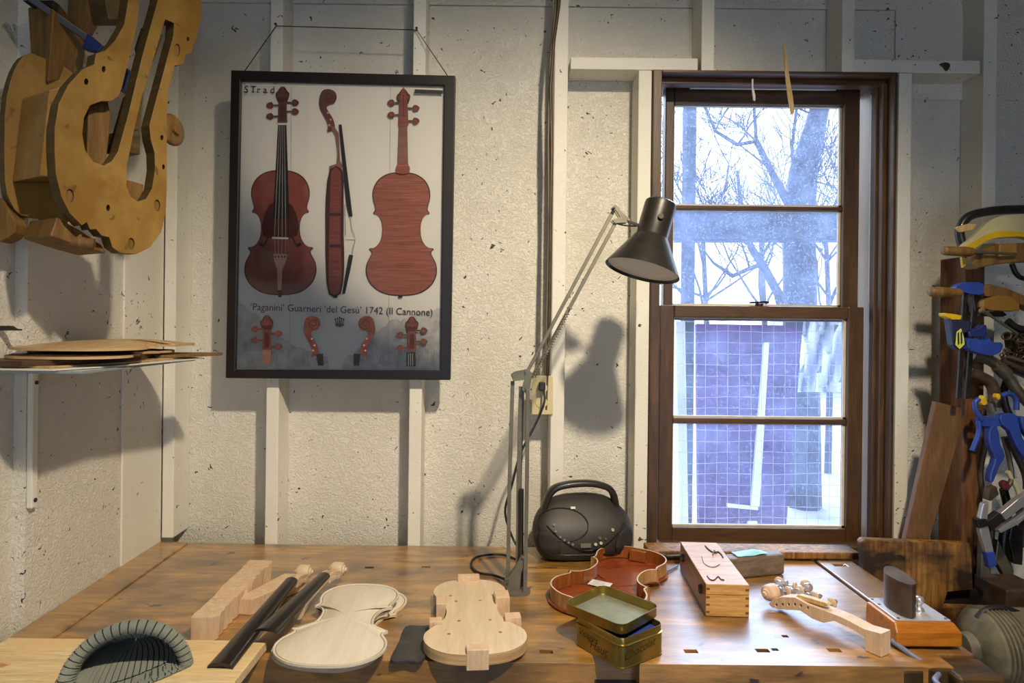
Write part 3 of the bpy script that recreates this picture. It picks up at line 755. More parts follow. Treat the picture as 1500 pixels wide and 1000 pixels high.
# small scrolls in the lower row
scroll_front(392, 462, .95, pegs=((-1, 11), (1, 18), (-1, 28), (1, 38)))
put([(386, 512), (399, 512), (398, 533), (386, 533)], 'pneck')
scroll_side(458, 475, .95, 1, None); put([(464, 518), (474, 518), (475, 535), (467, 535)], 'pblack')
scroll_side(538, 475, .95, -1, None); put([(519, 518), (529, 518), (527, 535), (519, 535)], 'pblack')
scroll_front(604, 464, .95, pegs=((1, 11), (-1, 18), (1, 28), (-1, 38)))
put([(596, 516), (609, 516), (609, 536), (596, 536)], 'pblack')
for i in range(3): ln((599+i*3, 517), (599+i*3, 535), .6, 'pstring')
for q in (397, 596.5): pass
# crown mark
put([(492.5, 474), (504.5, 474), (505, 476.5), (498.5, 478.5), (492, 476.5)], 'ink')
for q in (-6, -3, 0, 3, 6): ln((498.5+q*.8, 474), (498.5+q, 468.5-(6-abs(q))*.4), 1.0, 'ink'); pdisc(498.5+q, 467.5-(6-abs(q))*.4, 1.2, 1.3, 'ink')
# lettering
def ptext(s_, px, py, size, sx=1.0, mat='ink', al='LEFT'):
    O = trace([(px, py)], PM)[0]
    Mx = PM @ Matrix.Translation((O[0], O[1], 0)); textmesh(t, s_, size, Mx, 0, .0028, mat, al, sx)
def serif(px0, py, s_, size, total):
    ptext(s_, px0, py, size, total)
ptext("\u2018Paganini\u2019 Guarneri \u2018del Ges\u00f9\u2019 1742 (Il Cannone)", 367, 454, .0262, .938)
for i, (ch, x, sz) in enumerate(zip('STrad', (358, 367, 376.5, 386, 396), (.026, .026, .025, .025, .025))): ptext(ch, x, 136+i*.2, sz)
for x, y, w_ in ((358, 136, 7), (358, 124.5, 3), (370, 136.3, 5), (377, 136.6, 5), (387, 136.8, 7), (397, 136.8, 7), (402, 124, 4)): ln((x, y), (x+w_, y+.1), .9, 'ink')
put([(608, 132.5), (649, 134), (649, 139), (608, 137.8)], 'ink'); lay[0] += .0002
# the two fold lines of the paper
lay[0] = .0009
for x in (427, 572): ln((x, 126), (x-3, 541), .5, 'pstring')
t.build('poster_print', parent=poster)
t = MB(); t.prism([fi], PM, .0042, .0055); t.build('cover_glass', 'pglass', poster)
# cord and two nails in the studs
n1, n2 = W(404.5, 38, SY-.008), W(610.5, 44, SY-.008)
c1, c2 = W(357, 106, 1.702), W(657, 113, 1.690)
cd_ = MB(); cd_.tube([c1, n1, n2, c2, W(664, 126, 1.685), W(667, 134, 1.686)], .0013, 6)
cd_.build('hanging_cord', 'cord', poster)
for nn, l_ in ((n1, 'small dark nail holding the poster cord, the one nearer the jig'), (n2, 'small dark nail holding the poster cord, the one nearer the window')):
    q = MB(); q.tube([nn+Vector((0, .012, .003)), nn+Vector((0, -.004, .003))], .0014, 6); q.tube([nn+Vector((0, -.006, .003)), nn+Vector((0, -.004, .003))], .0035, 8)
    tag(q.build('nail', 'darksteel', smooth=40), l_, 'nail')
# ================================================================== CABLE, OUTLET
tag(MB().tube([W(x, y, SY-.004) for x, y in ((822, -40), (818, 10), (811, 60), (806, 130), (808, 220), (806, 330), (805, 430), (803, 520), (800, 600))], .005, 8).build('wall_cable', 'rusty', smooth=60), 'old brown electric cable running down the edge of a white stud', 'cable')
tag(MB().tube([W(x, y, SY-.003) for x, y in ((816, -40), (813, 20), (806, 90), (803, 200), (804, 320), (801, 450), (799, 548))], .0035, 8).build('wall_cable', 'greymetal', smooth=60), 'thinner grey cable just left of the old brown cable', 'cable')
OM = frame(W(793, 578, SY-.006), (1, 0, .0), (.0, 0, 1))
ot = thing('wall_outlet', 'cream electrical outlet plate on a white stud behind the lamp arm', 'outlet', OM.translation)
MB().prism([trace([(779, 550), (810, 550), (810, 607), (779, 607)], OM)], OM, -.006, .002).build('cover_plate', 'cream', ot, bevel=.0015)
for cy in (568, 589): MB().prism([trace(ell(793, cy, 9, 8), OM)], OM, .002, .004).build('socket', 'cream', ot, bevel=.0006)
# ================================================================== DESK LAMP
lb = B(757, 866)
Yl = B(757, 866).y
lamp = thing('desk_lamp', 'grey swing arm work lamp with a black metal shade standing on the bench', 'lamp', (lb.x, lb.y, BZ))
def L(px, py, dy=0): return W(px, py, Yl+dy)
t = MB(); 
t.prism([trace([(740, 846), (745, 842), (766, 812), (771, 815), (763, 838), (761, 867), (744, 866), (738, 852)], frame(L(755, 850), (1, 0, 0), (0, 0, 1)))], frame(L(755, 850), (1, 0, 0), (0, 0, 1)), -.006, .010)
t.build('base_bracket', 'greymetal', lamp, bevel=.0015)
t = MB(); t.lathe([(0, 0), (.030, 0), (.030, .003), (.012, .006), (0, .006)], Matrix.Translation((L(757, 866).x, Yl, BZ)), 28); t.build('base_plate', 'greymetal', lamp, 40)
def larm(name, pts, w, th, mat='greymetal', dy=0, par=None):
    m = MB()
    for a, b in zip(pts, pts[1:]): m.bar(L(*a, dy), L(*b, dy), w, th, up=(0, 1, 0))
    return m.build(name, mat, par or lamp, bevel=.0008)
larm('lower_arm', [(751, 558), (746.5, 700), (744, 848)], .0085, .007, dy=.004)
larm('lower_arm', [(773, 570), (772, 700), (769, 868)], .0085, .007, dy=-.012)
larm('lower_arm', [(764, 566), (760.5, 700), (759, 862)], .012, .009, 'greymetal', dy=.012)
larm('lower_strut', [(746, 850), (766, 812)], .006, .006, dy=-.004)
m = MB()
for (a, b) in (((764, 716), (763, 858)),):
    A_, B_ = L(*a, .0), L(*b, .0)
    m.tube([A_, B_], .0052, 10)
m.build('spring_cover', 'darksteel', lamp, 50)
m = MB(); m.prism([trace([(748, 549), (753, 544), (773, 540), (780, 546), (776, 570), (770, 576), (764, 570), (768, 556), (752, 558)], frame(L(760, 555, -.006), (1, 0, 0), (0, 0, 1)))], frame(L(760, 555, -.006), (1, 0, 0), (0, 0, 1)), 0, .004)
m.prism([trace([(748, 549), (753, 544), (773, 540), (780, 546), (776, 570), (770, 576), (764, 570), (768, 556), (752, 558)], frame(L(760, 555, .012), (1, 0, 0), (0, 0, 1)))], frame(L(760, 555, .012), (1, 0, 0), (0, 0, 1)), 0, .003)
m.build('elbow_plate', 'steel', lamp, bevel=.0008)
larm('upper_arm', [(770, 549), (899, 308)], .0075, .007, 'steel', dy=.004)
larm('upper_arm', [(779, 553), (904, 322)], .0075, .007, 'steel', dy=-.004)
m = MB(); A_, B_ = L(778, 560, -.010), L(835, 452, -.010); hp = []
ax = (B_-A_); 
for i in range(200):
    t_ = i/199; a = t_*2*PI*26; p = A_+ax*(.06+.88*t_); x_ = Vector((0, 1, 0)); y_ = ax.cross(x_).normalized()
    hp.append(p+(x_*math.cos(a)+y_*math.sin(a))*.0042)
m.tube([A_]+hp+[B_], .0009, 5); m.build('spring', 'steel', lamp, 60)
m = MB(); hm = frame(L(905, 315, -.010), (1, 0, 0), (0, 0, 1))
m.prism([trace([(896, 304), (902, 300), (909, 309), (921, 320), (919, 326), (900, 327), (896, 322), (908, 318), (902, 308)], hm)], hm, -.002, .003)
m.prism([trace([(896, 304), (902, 300), (909, 309), (921, 320), (919, 326), (900, 327), (896, 322), (908, 318), (902, 308)], hm)], hm, -.020, -.016)
m.build('head_bracket', 'steel', lamp, bevel=.0008)
for p in ((751, 549), (770, 543), (771, 568), (744, 848), (899, 304), (919, 323), (769, 867), (766, 812), (835, 452)):
    q = MB(); c = L(*p); q.tube([c+Vector((0, -.016, 0)), c+Vector((0, .018, 0))], .003, 8); q.build('bolt', 'steel', lamp, 50)
larm('shade_rod', [(918, 323), (946, 334)], .006, .006, 'darksteel')
# shade
top, rim = L(968.5, 296), L(937, 399)
Ls = (rim-top).length; az = (rim-top).normalized(); az = (az+Vector((0, -.13, 0))).normalized()
xa = Vector((0, 1, 0)).cross(az).normalized(); ya = az.cross(xa)
SM = Matrix(((xa.x, ya.x, az.x, top.x), (xa.y, ya.y, az.y, top.y), (xa.z, ya.z, az.z, top.z), (0, 0, 0, 1)))
r0_, R_ = .0345, .082
t = MB()
t.lathe([(0, 0), (r0_*.86, 0), (r0_*.97, .003), (r0_, .008), (r0_*1.02, Ls*.50), (r0_*1.12, Ls*.53), (R_*.97, Ls*.97), (R_, Ls), (R_-.0012, Ls), (R_*.96, Ls*.965), (r0_*1.08, Ls*.53), (r0_*.98, Ls*.5), (r0_*.95, .008), (0, .004)], SM, 48, 'blackplastic')
sh = t.build('lamp_shade', parent=lamp, smooth=35)
t = MB(); t.lathe([(r0_*1.05, Ls*.545), (R_*.945, Ls*.962)], SM, 40); 
t.build('shade_lining', 'white', sh, 40)
t = MB(); t.lathe([(0, Ls*.30), (.012, Ls*.30), (.014, Ls*.42), (.020, Ls*.5), (.029, Ls*.66), (.030, Ls*.76), (.022, Ls*.86), (0, Ls*.9)], SM, 24); t.build('bulb', 'chrome', lamp, 60)
t = MB(); 
for yy in (.28,): t.tube([SM @ Vector((0, -r0_-.001, Ls*yy)), SM @ Vector((0, -r0_-.006, Ls*yy))], .006, 10)
t.build('shade_knob', 'darksteel', lamp, 50)
# lamp cord: from head, outlet plug down to the bench
t = MB(); t.tube(spline([tuple(L(958, 318, .03)), tuple(L(940, 330, .012)), tuple(L(915, 330, .004)), tuple(L(900, 326, .006))], 5), .0018, 6); t.build('head_cord', 'rusty', lamp, 60)
pc = [W(797, 573, SY-.03), W(797, 590, SY-.045), W(785, 620, SY-.05), W(762, 665, SY-.07), W(750, 710, SY-.08), W(740, 750, SY-.08), W(752, 790, SY-.06)]
be = [B(770, 822, .004), B(735, 812, .004), B(700, 815, .004), B(690, 826, .004), B(700, 838, .004), B(722, 842, .004), B(740, 848, .006)]
t = MB(); t.tube(spline([tuple(p) for p in pc+be], 6), .0030, 8); t.build('power_cord', 'cord', lamp, 60)
t = MB(); t.bar(W(794, 566, SY-.012), W(794, 566, SY-.034), .018, .024); t.build('plug', 'blackplastic', lamp, bevel=.004)
# ================================================================== RADIO
rc = B(850, 822); RYc = 1.664
RM = frame((W(853, 770, RYc).x, RYc, BZ+.075), (math.cos(.20), math.sin(.20), 0), (0, .30, 1))   # leaning face, turned a little
radio = thing('portable_radio', 'black dusty portable CD radio with a carry handle standing by the window', 'radio', (RM.translation.x, RYc, BZ))
def blob(mb, cx, cy, cz, rx, ry, rz, n=2.6, seg=40, rings=20, Mx=Matrix(), mat=None):
    vs = [Mx @ Vector((cx, cy, cz-rz))]; fs = []
    f_ = lambda v, e: math.copysign(abs(v)**(2/e), v)
    for j in range(1, rings):
        ph = -PI/2+PI*j/rings
        for i in range(seg):
            th = 2*PI*i/seg; c_ = f_(math.cos(ph), n)
            vs.append(Mx @ Vector((cx+rx*c_*f_(math.cos(th), n), cy+ry*c_*f_(math.sin(th), n), cz+rz*f_(math.sin(ph), n))))
    vs.append(Mx @ Vector((cx, cy, cz+rz)))
    for i in range(seg): fs.append((0, 1+(i+1) % seg, 1+i))
    for j in range(rings-2):
        for i in range(seg): a = 1+j*seg+i; b = 1+j*seg+(i+1) % seg; fs.append((a, b, b+seg, a+seg))
    e = len(vs)-1
    for i in range(seg): fs.append((e, e-seg+i, e-seg+(i+1) % seg))
    return mb.add(vs, fs, mat)
# body built upright: x width .26, z height, y depth; front slopes
RW = frame((RM.translation.x, RYc, BZ), (math.cos(.14), math.sin(.14), 0), (0, 0, 1)) @ Matrix.Rotation(0, 4, 'X')
RB = Matrix.Translation((RM.translation.x, RYc, BZ)) @ Matrix.Rotation(.14, 4, 'Z')
t = MB()
# loft of rounded outlines from base to top, leaning back
secs = [(z*1.16, rx*1.0, ry*.64, dy) for z, rx, ry, dy in [(0, .100, .055, -.005), (.006, .112, .068, -.008), (.030, .128, .082, -.008), (.060, .132, .080, .0), (.085, .124, .068, .010), (.105, .106, .052, .020), (.122, .080, .036, .028), (.130, .050, .020, .032), (.132, 0.002, .001, .032)]]
vs = []; fs = []; sg = 48
for z, rx, ry, dy in secs:
    for i in range(sg):
        a = 2*PI*i/sg; c_, s_ = math.cos(a), math.sin(a); e = 2/2.7
        vs.append(RB @ Vector((rx*math.copysign(abs(c_)**e, c_), dy+ry*math.copysign(abs(s_)**e, s_), z)))
for j in range(len(secs)-1):
    for i in range(sg): fs.append((j*sg+i, j*sg+(i+1) % sg, (j+1)*sg+(i+1) % sg, (j+1)*sg+i))
fs.append(tuple(range(sg))[::-1]); fs.append(tuple((len(secs)-1)*sg+i for i in range(sg)))
t.add(vs, fs)
bd = t.build('body', 'dustplastic', radio, 50)
bd.modifiers.new('sub', 'SUBSURF').levels = 1; bd.modifiers['sub'].render_levels = 1
# point on the front of the body: (x, z) -> surface
def rsurf(x, z, off=0.0):
    z = z*1.16
    for (z0, a0, b0, d0), (z1, a1, b1, d1) in zip(secs, secs[1:]):
        if z0 <= z <= z1:
            k_ = (z-z0)/(z1-z0); rx = a0+(a1-a0)*k_; ry = b0+(b1-b0)*k_; dy = d0+(d1-d0)*k_
            u = min(.985, abs(x)/rx); yy = dy-ry*(1-u**2.7)**(1/2.7)
            return RB @ Vector((x, yy-off, z+off*.6))
    return RB @ Vector((x, 0, z))
def rline(mb, pts, r, off=.001): mb.tube([rsurf(x, z, off) for x, z in pts], r, 6)
t = MB(); rline(t, [(-.058+.116*i/40*0+.062*math.cos(2*PI*i/40)-.0*1, .078+.030*math.sin(2*PI*i/40)) for i in range(41)], .0016, .0008); t.build('disc_lid_rim', 'blackplastic', radio, 60)
t = MB(); rline(t, [(-.100+.200*i/24, .046+.0-.018*math.sin(PI*i/24)+.03*abs(1-i/12)**2) for i in range(25)], .0014, .0008); t.build('panel_seam', 'black', radio, 60)
for sx in (1, -1):
    g = MB(); vs = []; fs = []; n = 12
    for j in range(n+1):
        for i in range(n+1):
            u, v = -1+2*i/n, -1+2*j/n
            du, dv = u*math.sqrt(1-v*v/2), v*math.sqrt(1-u*u/2)
            vs.append(rsurf(sx*(.097+.026*du), .040+.026*dv+du*.010, .0015))
    for j in range(n):
        for i in range(n): a = j*(n+1)+i; fs.append((a, a+1, a+n+2, a+n+1))
    g.add(vs, fs)
    o = g.build('speaker_grille', 'grille', radio, 60); s_ = o.modifiers.new('th', 'SOLIDIFY'); s_.thickness = .002; s_.offset = 0
for i, (x, z, r) in enumerate([(-.080, .066, .0032), (-.070, .056, .003), (-.060, .050, .003), (-.050, .045, .003), (-.040, .041, .0035), (.018, .040, .004), (.032, .042, .004), (.030, .052, .004), (.045, .050, .003), (.066, .066, .0042), (-.082, .078, .0035)]):
    g = MB(); c = rsurf(x, z, 0); n_ = (rsurf(x, z, .004)-c).normalized()
    g.tube([c, c+n_*.003], r, 12); g.build('button', 'steel' if i in (5, 6, 9) else 'black', radio, 50)
g = MB(); vs = [rsurf(x, z, .0012) for x, z in ((-.020, .034), (.006, .034), (.006, .043), (-.020, .043))]; vs2 = [rsurf(x, z, .0022) for x, z in ((-.020, .034), (.006, .034), (.006, .043), (-.020, .043))]
g.hexa(vs, vs2); g.build('display', 'greymetal', radio)
g = MB(); vs = [rsurf(x, z, .001) for x, z in ((-.034, .106), (-.022, .106), (-.022, .110), (-.034, .110))]; vs2 = [rsurf(x, z, .002) for x, z in ((-.034, .106), (-.022, .106), (-.022, .110), (-.034, .110))]
g.hexa(vs, vs2); g.build('badge', 'white', radio)
t = MB(); rline(t, [(-.085+.17*i/20, .018+.004*math.sin(i*.8)*0) for i in range(21)], .003, .001); t.build('lower_trim', 'black', radio, 60)
# carry handle
hpts = spline([(-.100, .020, .070), (-.098, .014, .115), (-.084, .010, .158), (-.058, .008, .177), (0, .006, .184), (.050, .006, .178), (.080, .008, .160), (.093, .014, .116), (.096, .020, .076)], 6)
t = MB(); n = len(hpts); sq = []
for i, p in enumerate(hpts):
    p = Vector(p); a = Vector(hpts[max(0, i-1)]); b = Vector(hpts[min(n-1, i+1)]); d = (b-a).normalized(); y_ = Vector((0, 1, 0)); x_ = d.cross(y_).normalized(); y_ = x_.cross(d)
    wy, wx = .0150, .0085
    sq += [RB @ (p+x_*wx*math.copysign(abs(math.cos(q))**.7, math.cos(q))+y_*wy*math.copysign(abs(math.sin(q))**.7, math.sin(q))) for q in [2*PI*k_/12 for k_ in range(12)]]
fs = [(i*12+k_, i*12+(k_+1) % 12, (i+1)*12+(k_+1) % 12, (i+1)*12+k_) for i in range(n-1) for k_ in range(12)]+[tuple(range(12))[::-1], tuple((n-1)*12+k_ for k_ in range(12))]
t.add(sq, fs); t.build('handle', 'blackplastic', radio, 50)
# ================================================================== BENCH OBJECTS
def bframe(p0, p1, h):      # local y from p0 to p1 on the bench, z up
    d = Vector((p1.x-p0.x, p1.y-p0.y, 0)).normalized(); x = Vector((d.y, -d.x, 0))
    return Matrix(((x.x, d.x, 0, p0.x), (x.y, d.y, 0, p0.y), (0, 0, 1, BZ+h), (0, 0, 0, 1))), Vector((p1.x-p0.x, p1.y-p0.y, 0)).length
# mould with blocks
h = .012
Mx, Lm = bframe(B(700, 962, .024), B(686, 851, .024), 0)
mould = thing('violin_mould', 'pale plywood violin mould with square corner blocks', 'violin mould', Mx.translation)
lp = violin(Lm, .98, 4, tips=False)
k_ = Lm/.355
def cut(cx, cy, w_, hh): return None
hl = [ell(x*k_, y*k_, .0035, .0035, 10) for x, y in ((-.052, .085), (.050, .085), (-.030, .140), (.034, .140), (-.033, .235), (.020, .235), (-.045, .265), (.050, .265))]
lift = .009
MB().prism([lp]+hl, Mx, lift, lift+.019, 'maple', 'ply').build('mould_plate', parent=mould, bevel=.0012)
for (cx, cy, w_, d_, z0, z1) in ((.0, .012, .042, .024, -.002+.002, .034), (.0, .353, .052, .020, .002, .036), (-.078, .136, .026, .022, .0, .032), (.081, .140, .034, .026, .0, .034), (-.066, .222, .022, .044, .0, .036), (.068, .232, .032, .040, .0, .040)):
    b_ = MB(); b_.prism([[((cx-w_/2)*k_, (cy-d_/2)*k_), ((cx+w_/2)*k_, (cy-d_/2)*k_), ((cx+w_/2)*k_, (cy+d_/2)*k_), ((cx-w_/2)*k_, (cy+d_/2)*k_)]], Mx, max(z0, .0005), z1+.002)
    b_.build('corner_block', 'maplez', mould, bevel=.0015)
# front nails dangling under it (two pins)
# two spruce plates
P0, P1 = B(466, 972, .030), B(538, 852.5, .030)
Mx, Lp = bframe(B(452, 974, .012), B(556, 858, .012), .0008)
lo = thing('violin_plate', 'violin back plate lying underneath, only its rim showing', 'violin plate', Mx.translation)
t = MB(); lpv = violin(Lp, 1.0, 4)
arched(t, lpv, Mx, .003, 0, .005, 'spruce', 'maple', 'purfling'); t.build('arched_wood', parent=lo, smooth=28)
Mx, Lp = bframe(P0, P1, .0225)
Mx2 = Mx
up = thing('violin_plate', 'pale unvarnished violin plate with a purfling groove lying on top of another', 'violin plate', Mx.translation)
t = MB(); arched(t, violin(Lp, 1.0, 4), Mx2, .012, 0, .0045, 'spruce', 'spruce', 'purfling'); t.build('arched_wood', parent=up, smooth=28)
t = MB(); t.prism([violin(Lp*.93, .96, 4)], Mx2 @ Matrix.Translation((0, Lp*.035, 0)), -.0115, 0); t.build('lining', 'maple', up)
# open violin body (ribs and back)
Pa, Pb = B(856, 882, .036), B(937, 803, .036)
Mx, Lb = bframe(Pa, Pb, .002)
vb_ = thing('open_violin', 'open varnished violin body without its top, label inside', 'violin body', Mx.translation)
ol = violin(Lb, 1.02, 4, tips=True)
t = MB(); arched(t, ol, Mx @ Matrix.Translation((0, 0, .0075)) @ Matrix.Diagonal((1, 1, -1, 1)), .0, .002, .004, 'varnish'); t.build('back', parent=vb_, smooth=30)
r1 = inset(ol, .004); r2 = inset(violin(Lb, 1.02, 4, tips=False), .0075)
r1b = inset(violin(Lb, 1.02, 4, tips=True), .0030)
n = len(ol); vs = []; fs = []
t = MB(); zt_ = .036
L1 = violin(Lb, 1.0, 4); c_ = (0, Lb*.47)
outer = inset(L1, .003); inner = inset(L1, .0062)
k1 = [Mx @ Vector((p[0], p[1], z)) for z, lpp in ((.0075, outer), (zt_, outer), (zt_, inner), (.0075, inner)) for p in lpp]
t.v = k1; n = len(outer)
for q, mt in ((0, 'rib'), (1, 'maple'), (2, 'ribin'), (3, 'ribin')):
    kk = t.mi(mt)
    for i in range(n):
        j = (i+1) % n; q2 = (q+1) % 4
        t.f.append([q*n+i, q*n+j, q2*n+j, q2*n+i]); t.m.append(kk)
t.build('ribs', parent=vb_, smooth=30)
for (cx, cy, w_, d_) in ((0, .010, .036, .014), (0, Lb-.012, .040, .015)):
    t = MB(); t.prism([[(cx-w_/2, cy-d_/2), (cx+w_/2, cy-d_/2), (cx+w_/2, cy+d_/2), (cx-w_/2, cy+d_/2)]], Mx, .0078, .033); t.build('end_block', 'ribin', vb_, bevel=.001)
lc = Mx.inverted() @ B(879, 856, .009)
t = MB(); t.prism([[(lc.x-.024, lc.y-.016), (lc.x+.024, lc.y-.016), (lc.x+.024, lc.y+.016), (lc.x-.024, lc.y+.016)]], Mx, .0086, .0092, 'label')
for i in range(4): t.prism([[(lc.x-.016, lc.y-.011+i*.007), (lc.x+.016-.003*i, lc.y-.011+i*.007), (lc.x+.016-.003*i, lc.y-.0098+i*.007), (lc.x-.016, lc.y-.0098+i*.007)]], Mx, .0092, .0094, 'pstring')
t.build('paper_label', parent=vb_)
# tin with lid
def tinframe():
    a, b, c = B(834, 938, 0), B(910, 984, 0), B(972, 943, 0)
    return a, b, c
a, b, c = tinframe(); ex = (a-b); ey = (c-b); wX, wY = ex.length, ey.length
ctr = (a+c)/2; ex.normalize(); ey = Vector((-ex.y, ex.x, 0)); ey = ey if ey.dot(c-b) > 0 else -ey
TM = Matrix(((ex.x, ey.x, 0, ctr.x), (ex.y, ey.y, 0, ctr.y), (0, 0, 1, BZ+.0005), (0, 0, 0, 1)))
if ex.cross(ey).z < 0: TM = Matrix(((-ex.x, ey.x, 0, ctr.x), (-ex.y, ey.y, 0, ctr.y), (0, 0, 1, BZ+.0005), (0, 0, 0, 1)))
ctr = b+(ex if (a-b).dot(ex) > 0 else -ex)*.061+ey*.0565; wX, wY = .122, .113
TM = Matrix.Translation((ctr.x, ctr.y, BZ+.0005)) @ TM.to_3x3().to_4x4()
tin = thing('metal_tin', 'open brass coloured tin box with curly embossed lettering on the bench edge', 'tin', TM.translation)
def ring_wall(mb, loops, Mx, mat):      # loops: list of (2D loop, z), lofted
    n = len(loops[0][0]); o = len(mb.v); kk = mb.mi(mat)
    for lp_, z in loops: mb.v += [Mx @ Vector((p[0], p[1], z)) for p in lp_]
    for q in range(len(loops)-1):
        for i in range(n): j = (i+1) % n; mb.f.append([o+q*n+i, o+q*n+j, o+(q+1)*n+j, o+(q+1)*n+i]); mb.m.append(kk)
    return o, n
def capn(mb, o, n, q, mat): mb.f.append([o+q*n+i for i in range(n)]); mb.m.append(mb.mi(mat))
R = lambda d, r=.016: rrect(wX+2*d, wY+2*d, max(.004, r+d), 6)
HT = .053
t = MB(); o_, n_ = ring_wall(t, [(R(-.001), 0), (R(.001), .0012), (R(.001), .003), (R(0), .0035), (R(0), HT-.014), (R(.0012), HT-.0132), (R(.0012), HT-.0120), (R(-.0016), HT-.011), (R(-.0016), HT-.001), (R(-.002), HT), (R(-.003), HT), (R(-.003), .003)], TM, 'tin')
capn(t, o_, n_, 0, 'tin'); capn(t, o_, n_, 11, 'tinin'); tb = t.build('body', parent=tin, smooth=35)
# lettering on the two visible faces
cands = []
for sx_, sy_ in ((0, -1), (1, 0), (0, 1), (-1, 0)):
    nrm = (TM.to_3x3() @ Vector((sx_, sy_, 0)))
    cands.append((nrm.y, nrm.x, sx_, sy_, nrm))
cands.sort(key=lambda q: q[0])
for nrmy, nrmx, sx_, sy_, nrm in cands[:2]:
    ext_ = wX/2 if sx_ else wY/2; half = wY/2 if sx_ else wX/2
    O = TM.translation+nrm*(ext_+.0001); e1 = Vector((0, 0, 1)).cross(nrm).normalized()
    FM = frame(O, e1, (0, 0, 1)); t = MB()
    if nrm.x < 0:
        for s_, x_, z_, sz in (('Vosges', -half+.014, .027, .018), ('Haut', -half+.044, .012, .022)):
            textmesh(t, s_, sz, FM @ Matrix.Translation((x_, z_*.85, 0)) @ Matrix(((1, .25, 0, 0), (0, 1, 0, 0), (0, 0, 1, 0), (0, 0, 0, 1))), 0, .0003, 'tindark')
    else:
        textmesh(t, 'Chocolat', .021, FM @ Matrix.Translation((-half+.006, .016, 0)) @ Matrix(((1, .25, 0, 0), (.10, 1, 0, 0), (0, 0, 1, 0), (0, 0, 0, 1))), 0, .0003, 'tindark')
    t.build('lettering', parent=tin)
t = MB(); Mi = TM @ Matrix.Translation((0, 0, 0))
t.prism([rrect(wX*.88, wY*.86, .008)], Mi, .0045, HT-.0095); 
tag(t.build('blue_packet', 'blue', bevel=.003), 'blue packet lying inside the open brass tin', 'packet')
# lid lying askew on top, hollow side up
lq = [B(833, 868, HT+.02), B(900, 905, HT+.02), B(967, 884, HT+.02), B(893, 857, HT+.02)]
lcx = B(896, 886, HT+.018)
e = (B(966, 889, HT+.018)-B(906, 905, HT+.018))
LM = TM.copy(); rot = Matrix.Rotation(math.radians(9), 3, 'Z') @ TM.to_3x3()
LM = Matrix.Translation((lcx.x, lcx.y, BZ+HT+.0018)) @ rot.to_4x4() @ Matrix.Rotation(math.radians(0), 4, 'X')
lid = thing('tin_lid', 'brass coloured lid lying upside down and askew on the open tin', 'lid', LM.translation)
t = MB(); HL = .019; R2 = lambda d: rrect(wX+.010+2*d, wY+.008+2*d, max(.003, .017+d), 6)
o_, n_ = ring_wall(t, [(R2(-.003), 0), (R2(-.001), .0008), (R2(0), .003), (R2(0), HL-.001), (R2(.0006), HL), (R2(-.0008), HL), (R2(-.001), .004), (R2(-.003), .0022)], LM, 'tin')
capn(t, o_, n_, 0, 'tin'); capn(t, o_, n_, 7, 'tinin')
t.build('lid_shell', parent=lid, smooth=35)
# dovetailed box
hb = .066
p = [B(1034, 855, hb), B(1098, 857, hb), B(1050, 794.5, hb), B(994, 794.5, hb)]
def flat_(v, z): return Vector((v.x, v.y, BZ+z))
wbx = thing('wooden_box', 'long dovetailed wooden box with brass catches, wire scraps on its lid', 'box', (p[0].x, p[0].y, BZ))
zs_ = .044
p[3] = p[0]+(p[2]-p[1]); 
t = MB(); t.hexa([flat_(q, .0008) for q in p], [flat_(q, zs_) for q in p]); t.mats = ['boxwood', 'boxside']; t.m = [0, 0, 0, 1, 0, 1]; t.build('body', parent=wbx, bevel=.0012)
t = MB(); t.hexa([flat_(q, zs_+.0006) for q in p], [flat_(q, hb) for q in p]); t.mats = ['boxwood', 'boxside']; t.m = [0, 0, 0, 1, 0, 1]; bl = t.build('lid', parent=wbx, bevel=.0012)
ex = (p[1]-p[0]).normalized(); fn = Vector((ex.y, -ex.x, 0))
for s0, ss in ((p[0], 1), (p[1], -1)):
    t = MB()
    for z in (.009, .024, .039, .056):
        q = s0+ex*ss*.0045; q.z = BZ+z; t.bar(q+fn*.0002, q-fn*.004, .007, .0045)
    t.build('dovetail_joint', 'endgrain', wbx)
# catches on the left side
sd = (p[3]-p[0]); sdn = sd.normalized(); ln_ = Vector((-sdn.y, sdn.x, 0))
for f_ in (.14, .84):
    q = p[0]+sd*f_; q.z = BZ+zs_
    t = MB(); t.bar(q+ln_*.0005-Vector((0, 0, .012)), q+ln_*.0005+Vector((0, 0, .008)), .010, .004, up=sdn); t.tube([q+ln_*.003+Vector((0, 0, -.006)), q+ln_*.007+Vector((0, 0, -.006))], .003, 8)
    t.tube([q+ln_*.005+Vector((0, 0, -.006)), q+ln_*.006+Vector((0, 0, .006))], .0014, 6)
    t.build('catch', 'darksteel', wbx, 40)
def wirething(pts, hh, r, lab, name='wire_scrap', mat='wire', cat='wire', ref=hb, k=5, closed=False):
    P = [tuple(B(x, y, hh)) for x, y in pts]; P = spline(P, k)
    return tag(MB().tube(P, r, 6).build(name, mat, smooth=60), lab, cat)
wirething([(1033, 799), (1039, 805), (1046, 809), (1052, 808), (1057, 812), (1059, 816)], hb+.0016, .0016, 'dark knotted scrap of wire on the back of the dovetailed box lid')
wirething([(1044, 812), (1046, 806), (1050, 810)], hb+.0042, .0012, 'tiny bent wire lying over the knotted one')
wirething([(1028, 815), (1031, 824), (1038, 829), (1047, 830), (1054, 826)], hb+.0010, .0008, 'thin pale curved wire loop on the middle of the box lid', mat='steel')
wirething([(1036, 843), (1040, 848), (1046, 849), (1052, 844), (1056, 848), (1061, 849)], hb+.0013, .0012, 'bent dark wire clip near the front of the box lid')
